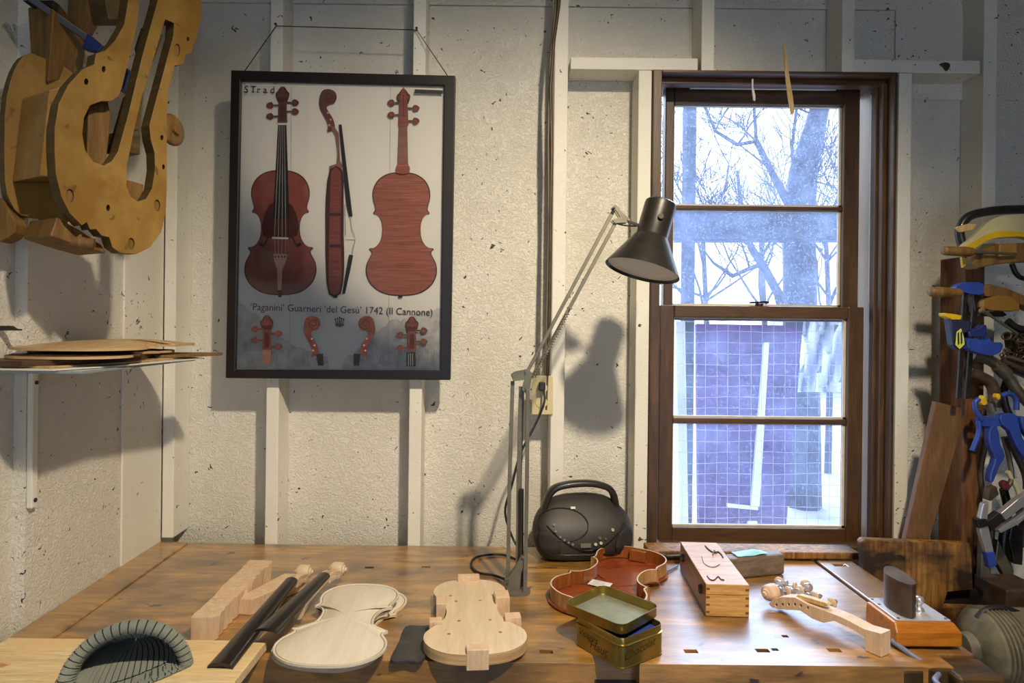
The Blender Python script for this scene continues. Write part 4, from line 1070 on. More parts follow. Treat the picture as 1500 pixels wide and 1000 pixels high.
# dark block plane body behind
hk = .050
q = [B(1070, 850, 0), B(1150, 842, 0)]; d = (q[1]-q[0]); nrm = Vector((-d.y, d.x, 0)).normalized()*.035
q4 = [q[0], q[1], q[1]+nrm, q[0]+nrm]; q4[1] = q4[1]; 
blk = tag(MB().hexa([flat_(v, .0008) for v in q4], [flat_(v, hk) for v in q4]).build('wooden_block', 'rusty', bevel=.006, bseg=2), 'grey brown wooden block lying behind the dovetailed box', 'wood block')
blk.data.materials[0] = wood('weathered_grey_block', '6a584a', '8c7a68', (1, 9, 9), 7, .5, .1); 
t = MB(); n = 9; vs = []; rn = random.Random(4)
for j in range(5):
    for i in range(n):
        f_ = i/(n-1); g_ = j/4; v = q4[0].lerp(q4[1], .15+.55*f_)+nrm*(.1+.8*g_); vs.append(Vector((v.x, v.y, BZ+hk+.002+.007*math.sin(PI*f_)*math.sin(PI*g_)+rn.uniform(0, .003))))
vb = [v+Vector((0, 0, -.0008)) for v in vs]; fs = [(j*n+i, j*n+i+1, (j+1)*n+i+1, (j+1)*n+i) for j in range(4) for i in range(n-1)]
t.add(vs, fs); t.add(vb, [f[::-1] for f in fs]); tag(t.build('crumpled_paper', 'cloth', smooth=60), 'crumpled turquoise paper resting on the grey brown wooden block', 'paper')
# slate
q = [B(572, 971), B(619, 971), B(640, 921), B(594, 922)]
zz_ = .004
lp = [(v.x, v.y) for v in q]
tag(MB().prism([smooth_loop([lp[0], ((lp[0][0]+lp[1][0])/2, lp[0][1]-.002), lp[1], ((lp[1][0]*.5+lp[2][0]*.5), (lp[1][1]+lp[2][1])/2), lp[2], ((lp[3][0]+lp[2][0])/2, lp[2][1]), lp[3], ((lp[0][0]+lp[3][0])/2, (lp[0][1]+lp[3][1])/2)], 4)], Matrix.Translation((0, 0, BZ+.0005)), 0, .006).build('slate_stone', 'slate', bevel=.002), 'dark grey flat sharpening slate at the bench edge beside the mould', 'sharpening stone')
# ---- sawn maple blocks
def wedge(tl, tr, bl_far, br_far, h, name, lab, mat='maplez', rough_saw=True, par=None):
    a, b, c, d = [B(*v, h) for v in (tl, tr, br_far, bl_far)]
    return a, b, c, d
def sawblock(pts, h, steps, lab):
    # pts: near-left, near-right, far-right, far-left of the TOP; side faces get fine saw ridges
    a, b, c, d = [B(x, y, h) for x, y in pts]
    root = thing('maple_block', lab, 'wood block', (a.x, a.y, BZ))
    t = MB(); n = steps; prev = None; rn = random.Random(steps)
    vs = []; 
    for i in range(n+1):
        f_ = i/n; o = rn.uniform(-.0013, .0013)
        L_ = a.lerp(d, f_); R_ = b.lerp(c, f_); e = (R_-L_).normalized()
        dz = rn.uniform(-.0006, .0006)+(0.002 if i > n*.45 else 0)
        L2 = L_+e*o; R2_ = R_+e*(-o*1.6+(.002 if i % 2 else -.002))
        vs += [Vector((L2.x, L2.y, BZ+.0005)), Vector((R2_.x-e.x*.004, R2_.y, BZ+.0005)), Vector((R2_.x, R2_.y, BZ+h+dz)), Vector((L2.x, L2.y, BZ+h+dz))]
    fs = [(0, 1, 2, 3), tuple(n*4+k_ for k_ in (3, 2, 1, 0))]
    for i in range(n):
        for k_ in range(4): p_, q_ = i*4+k_, i*4+(k_+1) % 4; fs.append((p_, q_, q_+4, p_+4))
    t.add(vs, fs, 'maplez'); t.build('sawn_body', parent=root, bevel=.0006, bseg=1)
    return root
sawblock([(279, 904), (317, 903), (399, 822), (366, 821)], .046, 26, 'tall rough sawn maple block with ridged sides, standing nearest the wall corner')
sawblock([(345, 876), (371, 878), (447, 842), (418, 841)], .032, 3, 'smooth pale maple block half covered by a black fingerboard')
# ---- necks with fingerboards
def neck(pn, hn, pe, he, w0, w1, lab, ds, with_neck=True):
    A_ = B(*pn, hn); E_ = B(*pe, he)
    d = (E_-A_).normalized(); x = d.cross(Vector((0, 0, 1))).normalized(); u = x.cross(d)
    if u.z < 0: u = -u
    L_ = (E_-A_).length
    Fm = Matrix(((x.x, d.x, u.x, A_.x), (x.y, d.y, u.y, A_.y), (x.z, d.z, u.z, A_.z), (0, 0, 0, 1)))
    if Fm.to_3x3().determinant() < 0: Fm = Matrix(((-x.x, d.x, u.x, A_.x), (-x.y, d.y, u.y, A_.y), (-x.z, d.z, u.z, A_.z), (0, 0, 0, 1)))
    root = thing('violin_neck', lab, 'violin neck', (A_.x, A_.y, BZ))
    t = MB(); vs = []; n = 16; m_ = 9
    for i in range(n+1):
        y = L_*i/n; w_ = w0+(w1-w0)*i/n
        for k_ in range(m_): a = PI*k_/(m_-1); vs.append(Fm @ Vector((-w_/2*math.cos(a), y, -.006+.0075*math.sin(a))))
        ins = .0015 if i < n*.5 else .004
        for k_ in range(m_): a = PI*(m_-1-k_)/(m_-1); vs.append(Fm @ Vector((-w_/2*.99*math.cos(a), y, -.0085+(0 if i < n*.5 else .0045)*math.sin(a))))
    M2 = 2*m_; fs = [(i*M2+k_, i*M2+(k_+1) % M2, (i+1)*M2+(k_+1) % M2, (i+1)*M2+k_) for i in range(n) for k_ in range(M2)]
    fs += [tuple(range(M2))[::-1], tuple(n*M2+k_ for k_ in range(M2))]
    t.add(vs, fs); t.build('fingerboard', 'ebony', root, 40)
    # wooden neck below
    t = MB(); NL = .125
    secs_ = [(-.002, w0*.98, .016), (.02, w0, .013), (.07, w0*1.08, .014), (.105, w0*1.15, .018), (.118, w0*1.2, .030), (NL, w0*1.2, .034)]
    vs = []; k8 = 9
    for y, w_, dp in secs_:
        dp *= ds
        vs += [Fm @ Vector((-w_/2*math.cos(PI*i/(k8-1)), y, -.0086-dp*math.sin(PI*i/(k8-1))**.8)) for i in range(k8)]
    fs = [(j*k8+i, j*k8+(i+1) % k8, (j+1)*k8+(i+1) % k8, (j+1)*k8+i) for j in range(len(secs_)-1) for i in range(k8)]+[tuple(range(k8)), tuple((len(secs_)-1)*k8+i for i in range(k8))]
    t.add(vs, fs); t.build('neck_wood', 'maple', root, 40)
    # pegbox + scroll beyond the nut (negative y), bending down
    t = MB()
    pts = [(0, -.004), (-.022, -.008), (-.045, -.015), (-.060, -.022)]
    for sd in (-1, 1):
        poly = [(.0, -.0045), (-.020, -.0050), (-.040, -.011), (-.058, -.018), (-.066, -.024), (-.062, -.034), (-.050, -.034), (-.035, -.027), (-.015, -.024), (0, -.022)]
        SMx = Fm @ Matrix(((0, 0, 1, sd*(w0/2-.0025)), (1, 0, 0, 0), (0, 1, 0, 0), (0, 0, 0, 1)))
        hs = [ell(-.014, -.0135, .0022, .0022, 8), ell(-.026, -.0160, .0022, .0022, 8), ell(-.037, -.020, .0022, .0022, 8), ell(-.048, -.024, .0022, .0022, 8)]
        t.prism([poly[::-1]]+hs, SMx, -.0022, .0022)
    t.prism([[(-.0045, -.017), (-.015, -.0190), (-.040, -.025), (-.058, -.030), (-.060, -.0335), (-.015, -.0235), (0, -.0215)]], Fm @ Matrix(((0, 0, 1, 0), (1, 0, 0, 0), (0, 1, 0, 0), (0, 0, 0, 1))), -w0/2+.003, w0/2-.003)
    t.build('pegbox', 'maple', root, bevel=.0008)
    # scroll: spiral volute
    t = MB(); C0 = Vector((-.076, -.022)); R0 = .0155
    cen = Fm @ Vector((0, C0.x, C0.y))
    AX = Fm @ Matrix(((0, 0, 1, 0), (1, 0, 0, C0.x), (0, 1, 0, C0.y), (0, 0, 0, 1)))
    t.lathe([(0, -.021), (.004, -.021), (.005, -.0175), (.0085, -.0168), (.0095, -.0135), (.0140, -.0125), (R0, -.009), (R0*1.02, 0), (R0, .009), (.0140, .0125), (.0095, .0135), (.0085, .0168), (.005, .0175), (.004, .021), (0, .021)], AX, 28)
    t.build('scroll', 'maple', root, 50)
    return root
neck((427, 845.5), .050, (322, 972), .031, .026, .043, 'long black fingerboard on a raw maple neck, slanting down onto the pine board', .6)
neck((475, 838.5), .058, (390, 921), .054, .026, .043, 'black fingerboard on a raw maple neck lying beside the white plate, its end arch raised', 1)
# ---- pine board in front
q = [B(-25, 953, .022), B(369, 968, .022)]
near = [(-25, 1080), (300, 1030)]
hi = [B(-40, 1110, .022), B(303, 1030, .022), q[1], q[0]]
hi = [Vector((XL+.03, .93, 0)), Vector((B(330, 1000, .022).x+.01, .93, 0)), Vector((q[1].x, BY0+.022, 0)), Vector((XL+.03, BY0+.022, 0))]
pb = tag(MB().hexa([Vector((v.x, v.y, BZ+.005)) for v in hi], [Vector((v.x, v.y, BZ+.022)) for v in hi]).build('pine_board', 'pine', bevel=.0015), 'pale pine board along the front of the bench beneath the knitted hat', 'board')
MB().box(XL+.1, -.52, .95, BY0-.001, BZ-.20, BZ-.0005).build('front_vise', 'apron', bench, bevel=.006)
# ---- knitted hat
HC = W(184, 998, 1.02)
Hx = Vector((.90, .10, -.12)).normalized(); Hd = Vector((-.34, .80, -.24)).normalized()    # Hd: from the opening inwards
Hu = Hx.cross(Hd).normalized(); Hx = Hd.cross(Hu).normalized()
HM = Matrix(((Hx.x, Hd.x, Hu.x, HC.x), (Hx.y, Hd.y, Hu.y, HC.y), (Hx.z, Hd.z, Hu.z, HC.z), (0, 0, 0, 1)))
hat = thing('knitted_hat', 'grey green ribbed knitted hat lying open on the pine board', 'hat', (HC.x, HC.y, BZ+.022))
def hatloop(s, off, y, rib, n=288, amp=.0011):
    out = []
    for i in range(n):
        a = 2*PI*i/n
        rx, rz = .087*s+off, .074*s+off
        r_ = 1+.10*math.cos(a-1.35)**3*(1 if math.cos(a-1.35) > 0 else 0)
        w_ = rib*(amp if i % 3 == 0 else (-amp if i % 3 == 1 else 0))
        out.append(HM @ Vector(((rx*r_+w_)*math.cos(a), y+.014*math.cos(2*a+.5)+.010*math.cos(a-.6), (rz*r_+w_)*math.sin(a))))
    return out
def hatsurf(name, prof, mat, par):
    t = MB(); n = 288; ls = [hatloop(*p_) for p_ in prof]
    for l_ in ls: t.v += l_
    k1, k2 = t.mi(mat), t.mi('knitdark')
    for q in range(len(ls)-1):
        for i in range(n):
            j = (i+1) % n; t.f.append([q*n+i, q*n+j, (q+1)*n+j, (q+1)*n+i]); t.m.append(k2 if (i % 6 in (1,) ) else k1)
    zmin = BZ+(.0232 if name == 'cuff' else .0262)
    for v in t.v:
        if v.z < zmin: v.z = zmin+.0012*abs(math.sin(v.x*260+v.y*60))
    return t.build(name, parent=par, smooth=60)
hatsurf('cuff', [(.93, 0, .060, 1), (.985, .004, .040, 1), (1.0, .007, .018, 1), (1.0, .008, .002, 1), (.99, .006, -.006, .5), (.965, .001, -.008, .3), (.94, -.004, -.002, .5), (.92, -.006, .012, 1), (.90, -.006, .040, 1)], 'knit', hat)
hatsurf('crown', [(.90, -.004, .030, 1), (.88, -.004, .060, 1), (.80, -.002, .095, 1), (.62, 0, .125, .8), (.36, 0, .142, .5), (.12, 0, .148, .2), (.01, 0, .149, 0)], 'knit', hat)
# ---- spool clamps
def spool(px, py, ang, lab, i):
    c = B(px, py, .011); Mx = Matrix.Translation(c) @ Matrix.Rotation(ang, 4, 'Z') @ Matrix.Rotation(PI/2, 4, 'Y')
    r_ = thing('spool_clamp', lab, 'clamp', c, 'small spool clamps behind the scroll', Mx)
    return r_, Mx
sp0 = None
spots = [(1131, 862, .5), (1141, 853, 1.1), (1150, 866, .2), (1160, 858, -.6), (1170, 866, .9), (1190, 874, .3), (1216, 884, .6), (1181, 857, 1.4)]
whr = ['nearest the scroll tip', 'farthest back of the heap', 'touching the pegbox rim', 'upright looking one in the middle of the heap', 'just ahead of the pegbox end', 'alone between heap and the last clamp', 'last one, closest to the iron plate', 'lying crosswise behind the heap']
for i, (px, py, a) in enumerate(spots):
    c = B(px, py, .0115); Mx = Matrix.Translation(c) @ Matrix.Rotation(a, 4, 'Z') @ Matrix.Rotation(PI/2, 4, 'Y')
    if sp0 is None:
        r_ = thing('spool_clamp', 'x', 'clamp', c, 'small spool clamps behind the scroll', Mx); sp0 = r_
        Lc = Matrix(); ROOTLOC.pop(r_.name)
        t = MB(); t.lathe([(0, -.020), (.0017, -.020), (.0017, .026), (0, .026)], Lc, 8); t.build('rod', 'chrome', r_, 50)
        for z in (-.012, .006):
            t = MB(); t.lathe([(0, z-.004), (.007, z-.004), (.0105, z-.0015), (.0105, z+.0015), (.007, z+.004), (0, z+.004)], Lc, 18); t.build('disc', 'maplez' if z > 0 else 'chrome', r_, 50)
        t = MB(); t.lathe([(0, .014), (.0055, .014), (.0062, .017), (.0048, .021), (0, .022)], Lc, 12); t.build('nut', 'chrome', r_, 50)
    else:
        r_ = sp0.copy(); COL.objects.link(r_); r_.matrix_world = Mx
        for ch in list(sp0.children):
            c2 = ch.copy(); COL.objects.link(c2); c2.parent = r_
    r_['label'] = 'small steel and wood spool clamp, '+whr[i]
# ---- raw neck with scroll and heel
S0, E0 = B(1135, 893, .004), B(1290, 963, .0)
e1 = Vector((E0.x-S0.x, E0.y-S0.y, 0)).normalized()
NM = frame(Vector((S0.x, S0.y, BZ)), e1, (0, 0, 1))        # z = e1 x up, towards the camera side?
nz = Vector(NM.col[2][:3]); back = -1 if nz.y < 0 else 1     # direction away from the camera
cv = thing('carved_neck', 'raw maple violin neck with scroll, pierced pegbox and square heel', 'violin neck', (S0.x, S0.y, BZ))
side = [(1126, 884), (1132, 877), (1146, 874), (1165, 875), (1183, 885), (1208, 894), (1234, 904), (1266, 921), (1291, 928), (1291, 963), (1267, 958), (1266, 932), (1248, 921), (1222, 909), (1206, 912), (1190, 906), (1172, 894), (1156, 893), (1140, 892), (1130, 889)]
pxw = .031
lp = trace(side, NM); lp = [(x, max(y, .001)) for x, y in lp]
hh_ = [trace(ell(x, y, 1.7, 2.4, 8), NM) for x, y in ((1137, 886), (1146, 885), (1155, 885), (1164, 885), (1173, 887), (1183, 890))]
MB().prism([lp]+hh_, NM, 0, pxw*back, 'maplez').build('neck_wood', parent=cv, bevel=.0015)
t = MB(); c = Vector(trace([(1121, 868)], NM)[0]+(0,)); c.y = max(c.y, .020)
for r0, off in ((.0145, 0),):
    CM = NM @ Matrix.Translation((c.x+.002, c.y-.001, pxw/2*back))
    t.lathe([(0, -.024), (.004, -.024), (.0055, -.020), (.009, -.019), (.010, -.015), (.0145, -.013), (.0165, -.008), (.0168, 0), (.0165, .008), (.0145, .013), (.010, .015), (.009, .019), (.0055, .020), (.004, .024), (0, .024)], CM, 28)
t.build('scroll', 'maplez', cv, 50)
t = MB(); a_ = trace([(1165, 872), (1207, 885)], NM); 
t.prism([trace([(1160, 876), (1166, 872), (1206, 884), (1210, 888), (1204, 890)], NM)], NM, pxw*back*.25, pxw*back*.7, 'splinter'); t.build('pegbox_strip', parent=cv, bevel=.001)
# ---- bending iron
hb2 = .047
fl, fr = B(1313, 949, .004), B(1410, 950, .004)
y0 = fl.y; x0_, x1_ = fl.x, fr.x
y1 = B(1257, 880, hb2).y
iron = thing('bending_iron', 'violin rib bending iron, dark oval post on a steel plate over an orange wooden base', 'bending iron', ((x0_+x1_)/2, y0, BZ))
t = MB(); ch = .010
lo = [(x0_, y0), (x1_, y0), (x1_, y1), (x0_, y1)]
prof = [(0.0065, 0), (.032, 0), (hb2, ch)]
vs = []
for z, c_ in prof: vs += [Vector((x0_+(.0 if 0 else c_*.2), y0+c_, BZ+z)), Vector((x1_-c_*.9, y0+c_, BZ+z)), Vector((x1_-c_*.9, y1, BZ+z)), Vector((x0_+c_*.2, y1, BZ+z))]
fs = [(3, 2, 1, 0), (8, 9, 10, 11)]+[(j*4+i, j*4+(i+1) % 4, (j+1)*4+(i+1) % 4, (j+1)*4+i) for j in range(2) for i in range(4)]
t.add(vs, fs); t.build('wooden_base', 'orange', iron, bevel=.003)
t = MB()
for xx_ in (x0_+.012, x1_-.012):
    t.lathe([(0, 0), (.006, 0), (.007, .0066), (0, .0066)], Matrix.Translation((xx_, y0+.02, BZ)), 10); t.lathe([(0, 0), (.006, 0), (.007, .0066), (0, .0066)], Matrix.Translation((xx_, y1-.02, BZ)), 10)
t.build('rubber_feet', 'black', iron, 40)
a_, b_ = B(1322, 908, hb2), B(1396, 908, hb2)
MB().box(x0_+.009, x1_-.012, y0+.014, y1+.010, BZ+hb2, BZ+hb2+.003).build('steel_plate', 'satin', iron, bevel=.001)
for q in ((x0_+.015, y0+.020), (x1_-.018, y0+.020), (x0_+.015, y1+.002), (x0_+.015, y0+.08)):
    t = MB(); t.lathe([(0, 0), (.003, 0), (.0025, .0012), (0, .0016)], Matrix.Translation((*q, BZ+hb2+.003)), 10); t.build('screw', 'steel', iron, 50)
hp_ = hb2+.003; ht = .118-.0
Rt = [B(x, y, hp_+.064) for x, y in ((1294.5, 833), (1297, 829), (1304, 828.5), (1313, 831), (1330, 841), (1341, 851), (1341, 855), (1334, 856), (1320, 852), (1306, 845), (1297, 839))]
yo = B(1320, 905, hp_).y
lp = smooth_loop([(v.x, v.y) for v in Rt], 4)
mx_, my_ = sum(p_[0] for p_ in lp)/len(lp), sum(p_[1] for p_ in lp)/len(lp)
t = MB(); t.prism([lp], Matrix.Translation((0, 0, BZ)), hp_+.0005, hp_+.064, 'rusty'); t.build('heated_post', parent=iron, bevel=.0015)
kb = B(1346, 894, hp_)
t = MB(); t.lathe([(0, 0), (.010, 0), (.009, .005), (.005, .008), (.005, .013), (.009, .017), (.0095, .022), (.006, .027), (0, .028)], Matrix.Translation((kb.x, kb.y, BZ+hp_)), 20); t.build('dial_knob', 'chrome', iron, 50)
t = MB(); P = [tuple(v) for v in (Vector((x0_-.001, y0+.012, BZ+.012)), Vector((x0_+.012, y0-.018, BZ+.004)), Vector((x0_+.04, y0-.052, BZ-.012)), W(1372, 1000, 1.075), W(1420, 1045, 1.05), W(1450, 1150, 1.05))]
t.tube(spline(P, 6), .0048, 10); t.build('power_cord', 'greycord', iron, 60)
# cable stub and plug by the window
t = MB(); t.tube(spline([tuple(B(x, y, .005)) for x, y in ((992, 828), (982, 834), (968, 838), (955, 836))], 5), .0028, 8); tag(t.build('grey_cable', 'greycord', smooth=60), 'short grey cable between the violin body and the dovetailed box', 'cable')
t = MB(); A_ = W(958, 812, 1.628); t.bar(A_+Vector((0, 0, -.004)), A_+Vector((.030, 0, -.004)), .012, .012); t.tube([A_+Vector((.030, 0, -.004)), A_+Vector((.066, 0, -.002)), A_+Vector((.070, -.004, -.022))], .0035, 8)
tag(t.build('black_plug', 'blackplastic', bevel=.002), 'black cable plug beside the window ledge', 'plug')
# ---- boards at the right
GY = 1.575
GM = frame(W(1340, 830, GY), (1, 0, 0), (0, 0, 1))
gb = [(1268, 1125), (1265, 833), (1262, 794), (1266, 790), (1423, 796), (1426, 863), (1388, 867), (1381, 888), (1434, 890), (1438, 950), (1448, 1125)]
g = tag(MB().prism([trace(gb, GM)], GM, -.022, 0, 'grime').build('stained_board', bevel=.003), 'dark stained upright board with a notch at its side, behind the bending iron', 'board')
tag(MB().box(W(1381, 878, 1.60).x, W(1434, 878, 1.60).x, 1.5985, 1.606, W(1400, 893, 1.60).z, W(1400, 862, 1.60).z).build('metal_strip', 'darksteel', bevel=.001), 'dark metal strip seen through the notch of the stained board', 'metal strip')
LMx = frame(W(1360, 690, 1.612), (1, 0, 0), (0, .008, 1))
lbp = trace([(1371, 588), (1409, 598), (1409, 625), (1361, 792), (1312, 1103), (1277, 1103), (1326, 790)], LMx)
tag(MB().prism([lbp], LMx, -.016, 0, 'brownboard').build('leaning_board', bevel=.002), 'flat brown board leaning aslant against the wall right of the window', 'board')
pw = [W(1409, 300, 1.64), W(1437, 300, 1.64)]
t = MB(); x_a, x_b = W(1411, 600, 1.63).x, W(1443, 600, 1.63).x
lo_ = [Vector((x_a+.004, 1.635, .421)), Vector((x_b+.004, 1.635, .421)), Vector((x_b+.004, 1.722, .421)), Vector((x_a+.004, 1.722, .421))]
hi_ = [Vector((x_a, 1.63, W(1420, 375, 1.63).z)), Vector((x_b-.004, 1.63, W(1420, 375, 1.63).z)), Vector((x_b-.004, 1.722, W(1420, 375, 1.63).z)), Vector((x_a, 1.722, W(1420, 375, 1.63).z))]
tag(t.hexa(lo_, hi_).build('wooden_post', 'redwood', bevel=.003), 'reddish brown upright timber on which the clamps hang', 'post')
# stand under the boards and the grinder
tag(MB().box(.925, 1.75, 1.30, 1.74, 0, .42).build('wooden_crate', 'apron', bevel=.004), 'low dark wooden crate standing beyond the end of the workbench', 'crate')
# ---- motor / cast housing at lower right
gr = thing('bench_grinder', 'dirty grey cast motor housing standing past the right end of the bench', 'grinder', (1.2, 1.42, .42))
C_ = W(1490, 955, 1.40)
GX = Matrix.Translation((C_.x+.03, 1.42, C_.z)) @ Matrix.Rotation(PI/2, 4, 'Y') @ Matrix.Rotation(0, 4, 'X')
t = MB(); t.lathe([(0, -.135), (.030, -.135), (.032, -.115), (.060, -.108), (.078, -.095), (.082, -.06), (.082, .06), (.078, .1), (0, .105)], GX, 36); t.build('motor_housing', 'concrete', gr, 35)
for i in range(6): t = MB(); t.lathe([(.0815, -.088+i*.009), (.0855, -.087+i*.009), (.0855, -.084+i*.009), (.0815, -.083+i*.009)], GX, 32); t.build('cooling_rib', 'concrete', gr, 35)
MB().box(C_.x-.05, C_.x+.10, 1.36, 1.48, .42, C_.z-.070).build('pedestal', 'concrete', gr, bevel=.01)
MB().tube(spline([tuple(W(x, y, 1.42)) for x, y in ((1432, 905), (1445, 893), (1470, 890), (1490, 897), (1520, 905))], 5), .007, 8).build('hose', 'cord', gr, 60)
# dark box shape above the motor
tag(MB().box(W(1437, 860, 1.60).x, W(1496, 860, 1.60).x, 1.52, 1.625, .4205, W(1460, 845, 1.60).z).build('metal_cabinet', 'rusty', bevel=.004), 'dark brown metal box standing behind the grinder, beside the stained board', 'metal box')
# ================================================================== CLAMP RACK (right edge)
def TP(Y): return frame(W(1450, 600, Y), (1, 0, 0), (0, 0, 1))
def slabp(name, pts, Y, th, mat, lab=None, cat=None, par=None, bev=.002, sm=0, grp=None):
    Mx_ = TP(Y); lp_ = trace(pts, Mx_)
    if sm: lp_ = smooth_loop(lp_, sm)
    o = MB().prism([lp_], Mx_, -th, 0, mat).build(name, parent=par, bevel=bev)
    if lab: tag(o, lab, cat, grp)
    return o
def T(name, lab, cat, px, py, Y): return thing(name, lab, cat, W(px, py, Y))
# face shield
fs_ = T('face_shield', 'cream face shield with yellow edge hanging under a black helmet band', 'face shield', 1450, 350, 1.60)
slabp('visor', [(1408, 362), (1430, 342), (1452, 322), (1475, 315), (1510, 316), (1530, 330), (1530, 352), (1500, 344), (1476, 343), (1450, 345), (1430, 356), (1418, 366)], 1.58, .012, 'visor', par=fs_, sm=3, bev=.004)
slabp('yellow_edge', [(1412, 364), (1432, 352), (1455, 341), (1480, 338), (1530, 346), (1530, 354), (1500, 347), (1476, 347), (1452, 350), (1434, 360), (1420, 368)], 1.572, .024, 'yellow', par=fs_, sm=3, bev=.002)
MB().tube(spline([tuple(W(x, y, 1.60)) for x, y in ((1410, 360), (1406, 338), (1418, 318), (1445, 310), (1480, 307), (1520, 308), (1560, 320))], 6), .011, 10).build('head_band', 'blackplastic', fs_, 60)
slabp('yellow_tab', [(1409, 376), (1416, 378), (1415, 388), (1411, 392)], 1.575, .008, 'yellow', par=fs_, bev=.001)
MB().tube(spline([tuple(W(x, y, 1.62)) for x, y in ((1482, 386), (1488, 400), (1500, 408), (1530, 408))], 5), .006, 8).build('strap', 'black', fs_, 60)
slabp('twig_knot', [(1402, 332), (1420, 327), (1432, 328), (1428, 336), (1408, 340)], 1.585, .012, 'splinter', 'small tan scrap of wood tucked under the helmet band', 'wood scrap', bev=.003)
def handscrew(lab, hx0, hx1, hy, jaws, mats, Y, hr):
    o = T('hand_screw_clamp', lab, 'clamp', hx0, hy, Y)
    a_, b_ = W(hx0, hy-2, Y), W(hx1, hy, Y); d_ = (b_-a_); L_ = d_.length; z_ = d_.normalized(); x_ = Vector((0, 1, 0)).cross(z_).normalized(); y_ = z_.cross(x_)
    Mh = Matrix(((x_.x, y_.x, z_.x, a_.x), (x_.y, y_.y, z_.y, a_.y), (x_.z, y_.z, z_.z, a_.z), (0, 0, 0, 1)))
    t = MB(); t.lathe([(0, 0), (hr*.7, .001), (hr*.95, L_*.06), (hr, L_*.3), (hr*1.05, L_*.7), (hr*.9, L_*.93), (hr*.6, L_), (0, L_)], Mh, 18); h_ = t.build('handle', 'jigblock', o, 50)
    t = MB(); t.lathe([(0, L_), (hr*.55, L_), (hr*.55, L_+.02), (.003, L_+.02), (.003, L_+.10), (0, L_+.10)], Mh, 12); t.build('screw', 'steel', o, 50)
    for i, (pts, mt, dy) in enumerate(jaws): slabp('jaw', pts, Y+dy, .036, mt, par=o, bev=.003)
    return o
handscrew('wooden hand screw clamp just below the face shield, pale handle end pointing at the window', 1380, 1427, 369,
          [([(1424, 385), (1436, 366), (1462, 357), (1530, 354), (1530, 382), (1490, 384), (1452, 388), (1430, 394)], 'jigblock', .012), ([(1464, 357), (1490, 356), (1491, 374), (1463, 376)], 'jig', .0)], None, 1.555, .0115)
slabp('handle_tip', [(1380, 363), (1385, 362), (1386, 375), (1381, 375)], 1.541, .003, 'white', 'pale paint patch on the end of the upper clamp handle', 'paint patch', bev=.0005) if False else None
handscrew('wooden hand screw clamp with a round wrapped jaw, below the blue clamp head', 1437, 1440, 455,
          [([(1438, 420), (1452, 416), (1476, 422), (1500, 432), (1530, 446), (1530, 462), (1500, 448), (1470, 436), (1444, 434)], 'jigblock', .01), ([(1440, 440), (1462, 432), (1482, 434), (1494, 444), (1494, 455), (1478, 456), (1450, 454), (1440, 450)], 'jig', .0)], None, 1.56, .008)
# bar clamp with wooden handle, blue head
bc = T('bar_clamp', 'bar clamp with blue head and long wooden handle pointing at the window', 'clamp', 1400, 430, 1.555)
a_, b_ = W(1361, 427, 1.55), W(1408, 429, 1.55)
t = MB(); d_ = b_-a_; L_ = d_.length; Mh = Matrix.Translation(a_) @ d_.to_track_quat('Z', 'Y').to_matrix().to_4x4(); hr = .0125
t.lathe([(0, 0), (hr*.7, .001), (hr*.95, L_*.06), (hr, L_*.4), (hr*.85, L_*.9), (hr*.6, L_), (0, L_)], Mh, 18); t.build('handle', 'jigblock', bc, 50)
slabp('head', [(1400, 424), (1406, 416), (1418, 413), (1438, 414), (1441, 420), (1440, 430), (1428, 431), (1414, 428)], 1.552, .022, 'blue', par=bc, sm=2, bev=.003)
slabp('bar', [(1412, 428), (1418, 428), (1409, 583), (1402, 583)], 1.562, .006, 'darksteel', par=bc, bev=.0005)
bc2 = T('bar_clamp', 'second dark bar clamp hanging close behind the blue headed one', 'clamp', 1428, 500, 1.575)
slabp('bar', [(1427, 430), (1432, 430), (1421, 584), (1414, 584)], 1.580, .006, 'darksteel', par=bc2, bev=.0005)
slabp('head', [(1425, 434), (1440, 430), (1444, 440), (1438, 456), (1428, 458)], 1.578, .02, 'darksteel', par=bc2, bev=.002)
slabp('jaw', [(1436, 456), (1470, 456), (1476, 461), (1470, 464), (1436, 463)], 1.578, .012, 'darksteel', par=bc2, bev=.002)
# quick grip
qg = T('trigger_clamp', 'navy and blue trigger clamp with yellow jaw pad and yellow label', 'clamp', 1400, 490, 1.54)
slabp('body', [(1391, 465), (1405, 468), (1424, 471), (1421, 484), (1413, 488), (1412, 510), (1404, 513), (1397, 506), (1394, 485)], 1.545, .024, 'navy', par=qg, bev=.003)
slabp('jaw_pad', [(1383, 458), (1400, 460), (1410, 462), (1408, 468), (1395, 468), (1384, 463)], 1.543, .022, 'yellow', par=qg, bev=.002)
slabp('label', [(1402, 486), (1408, 481), (1412, 494), (1413, 504), (1406, 511), (1400, 505)], 1.5195, .0015, 'yellowgreen', par=qg, bev=0)
for dx, dy in ((0, 0), (4.5, -1)): slabp('label_stripe', [(1403+dx, 488+dy), (1405+dx, 486+dy), (1405.5+dx, 503+dy), (1403.5+dx, 505+dy)], 1.5175, .0008, 'navy', par=qg, bev=0)
slabp('trigger', [(1418, 486), (1434, 480), (1440, 475), (1446, 476), (1446, 494), (1420, 494)], 1.548, .018, 'blued', par=qg, bev=.003)
slabp('grip', [(1420, 495), (1446, 499), (1449, 494), (1456, 502), (1466, 501), (1470, 506), (1466, 516), (1454, 521), (1440, 519), (1424, 514), (1417, 506)], 1.540, .024, 'blue', par=qg, sm=2, bev=.004)
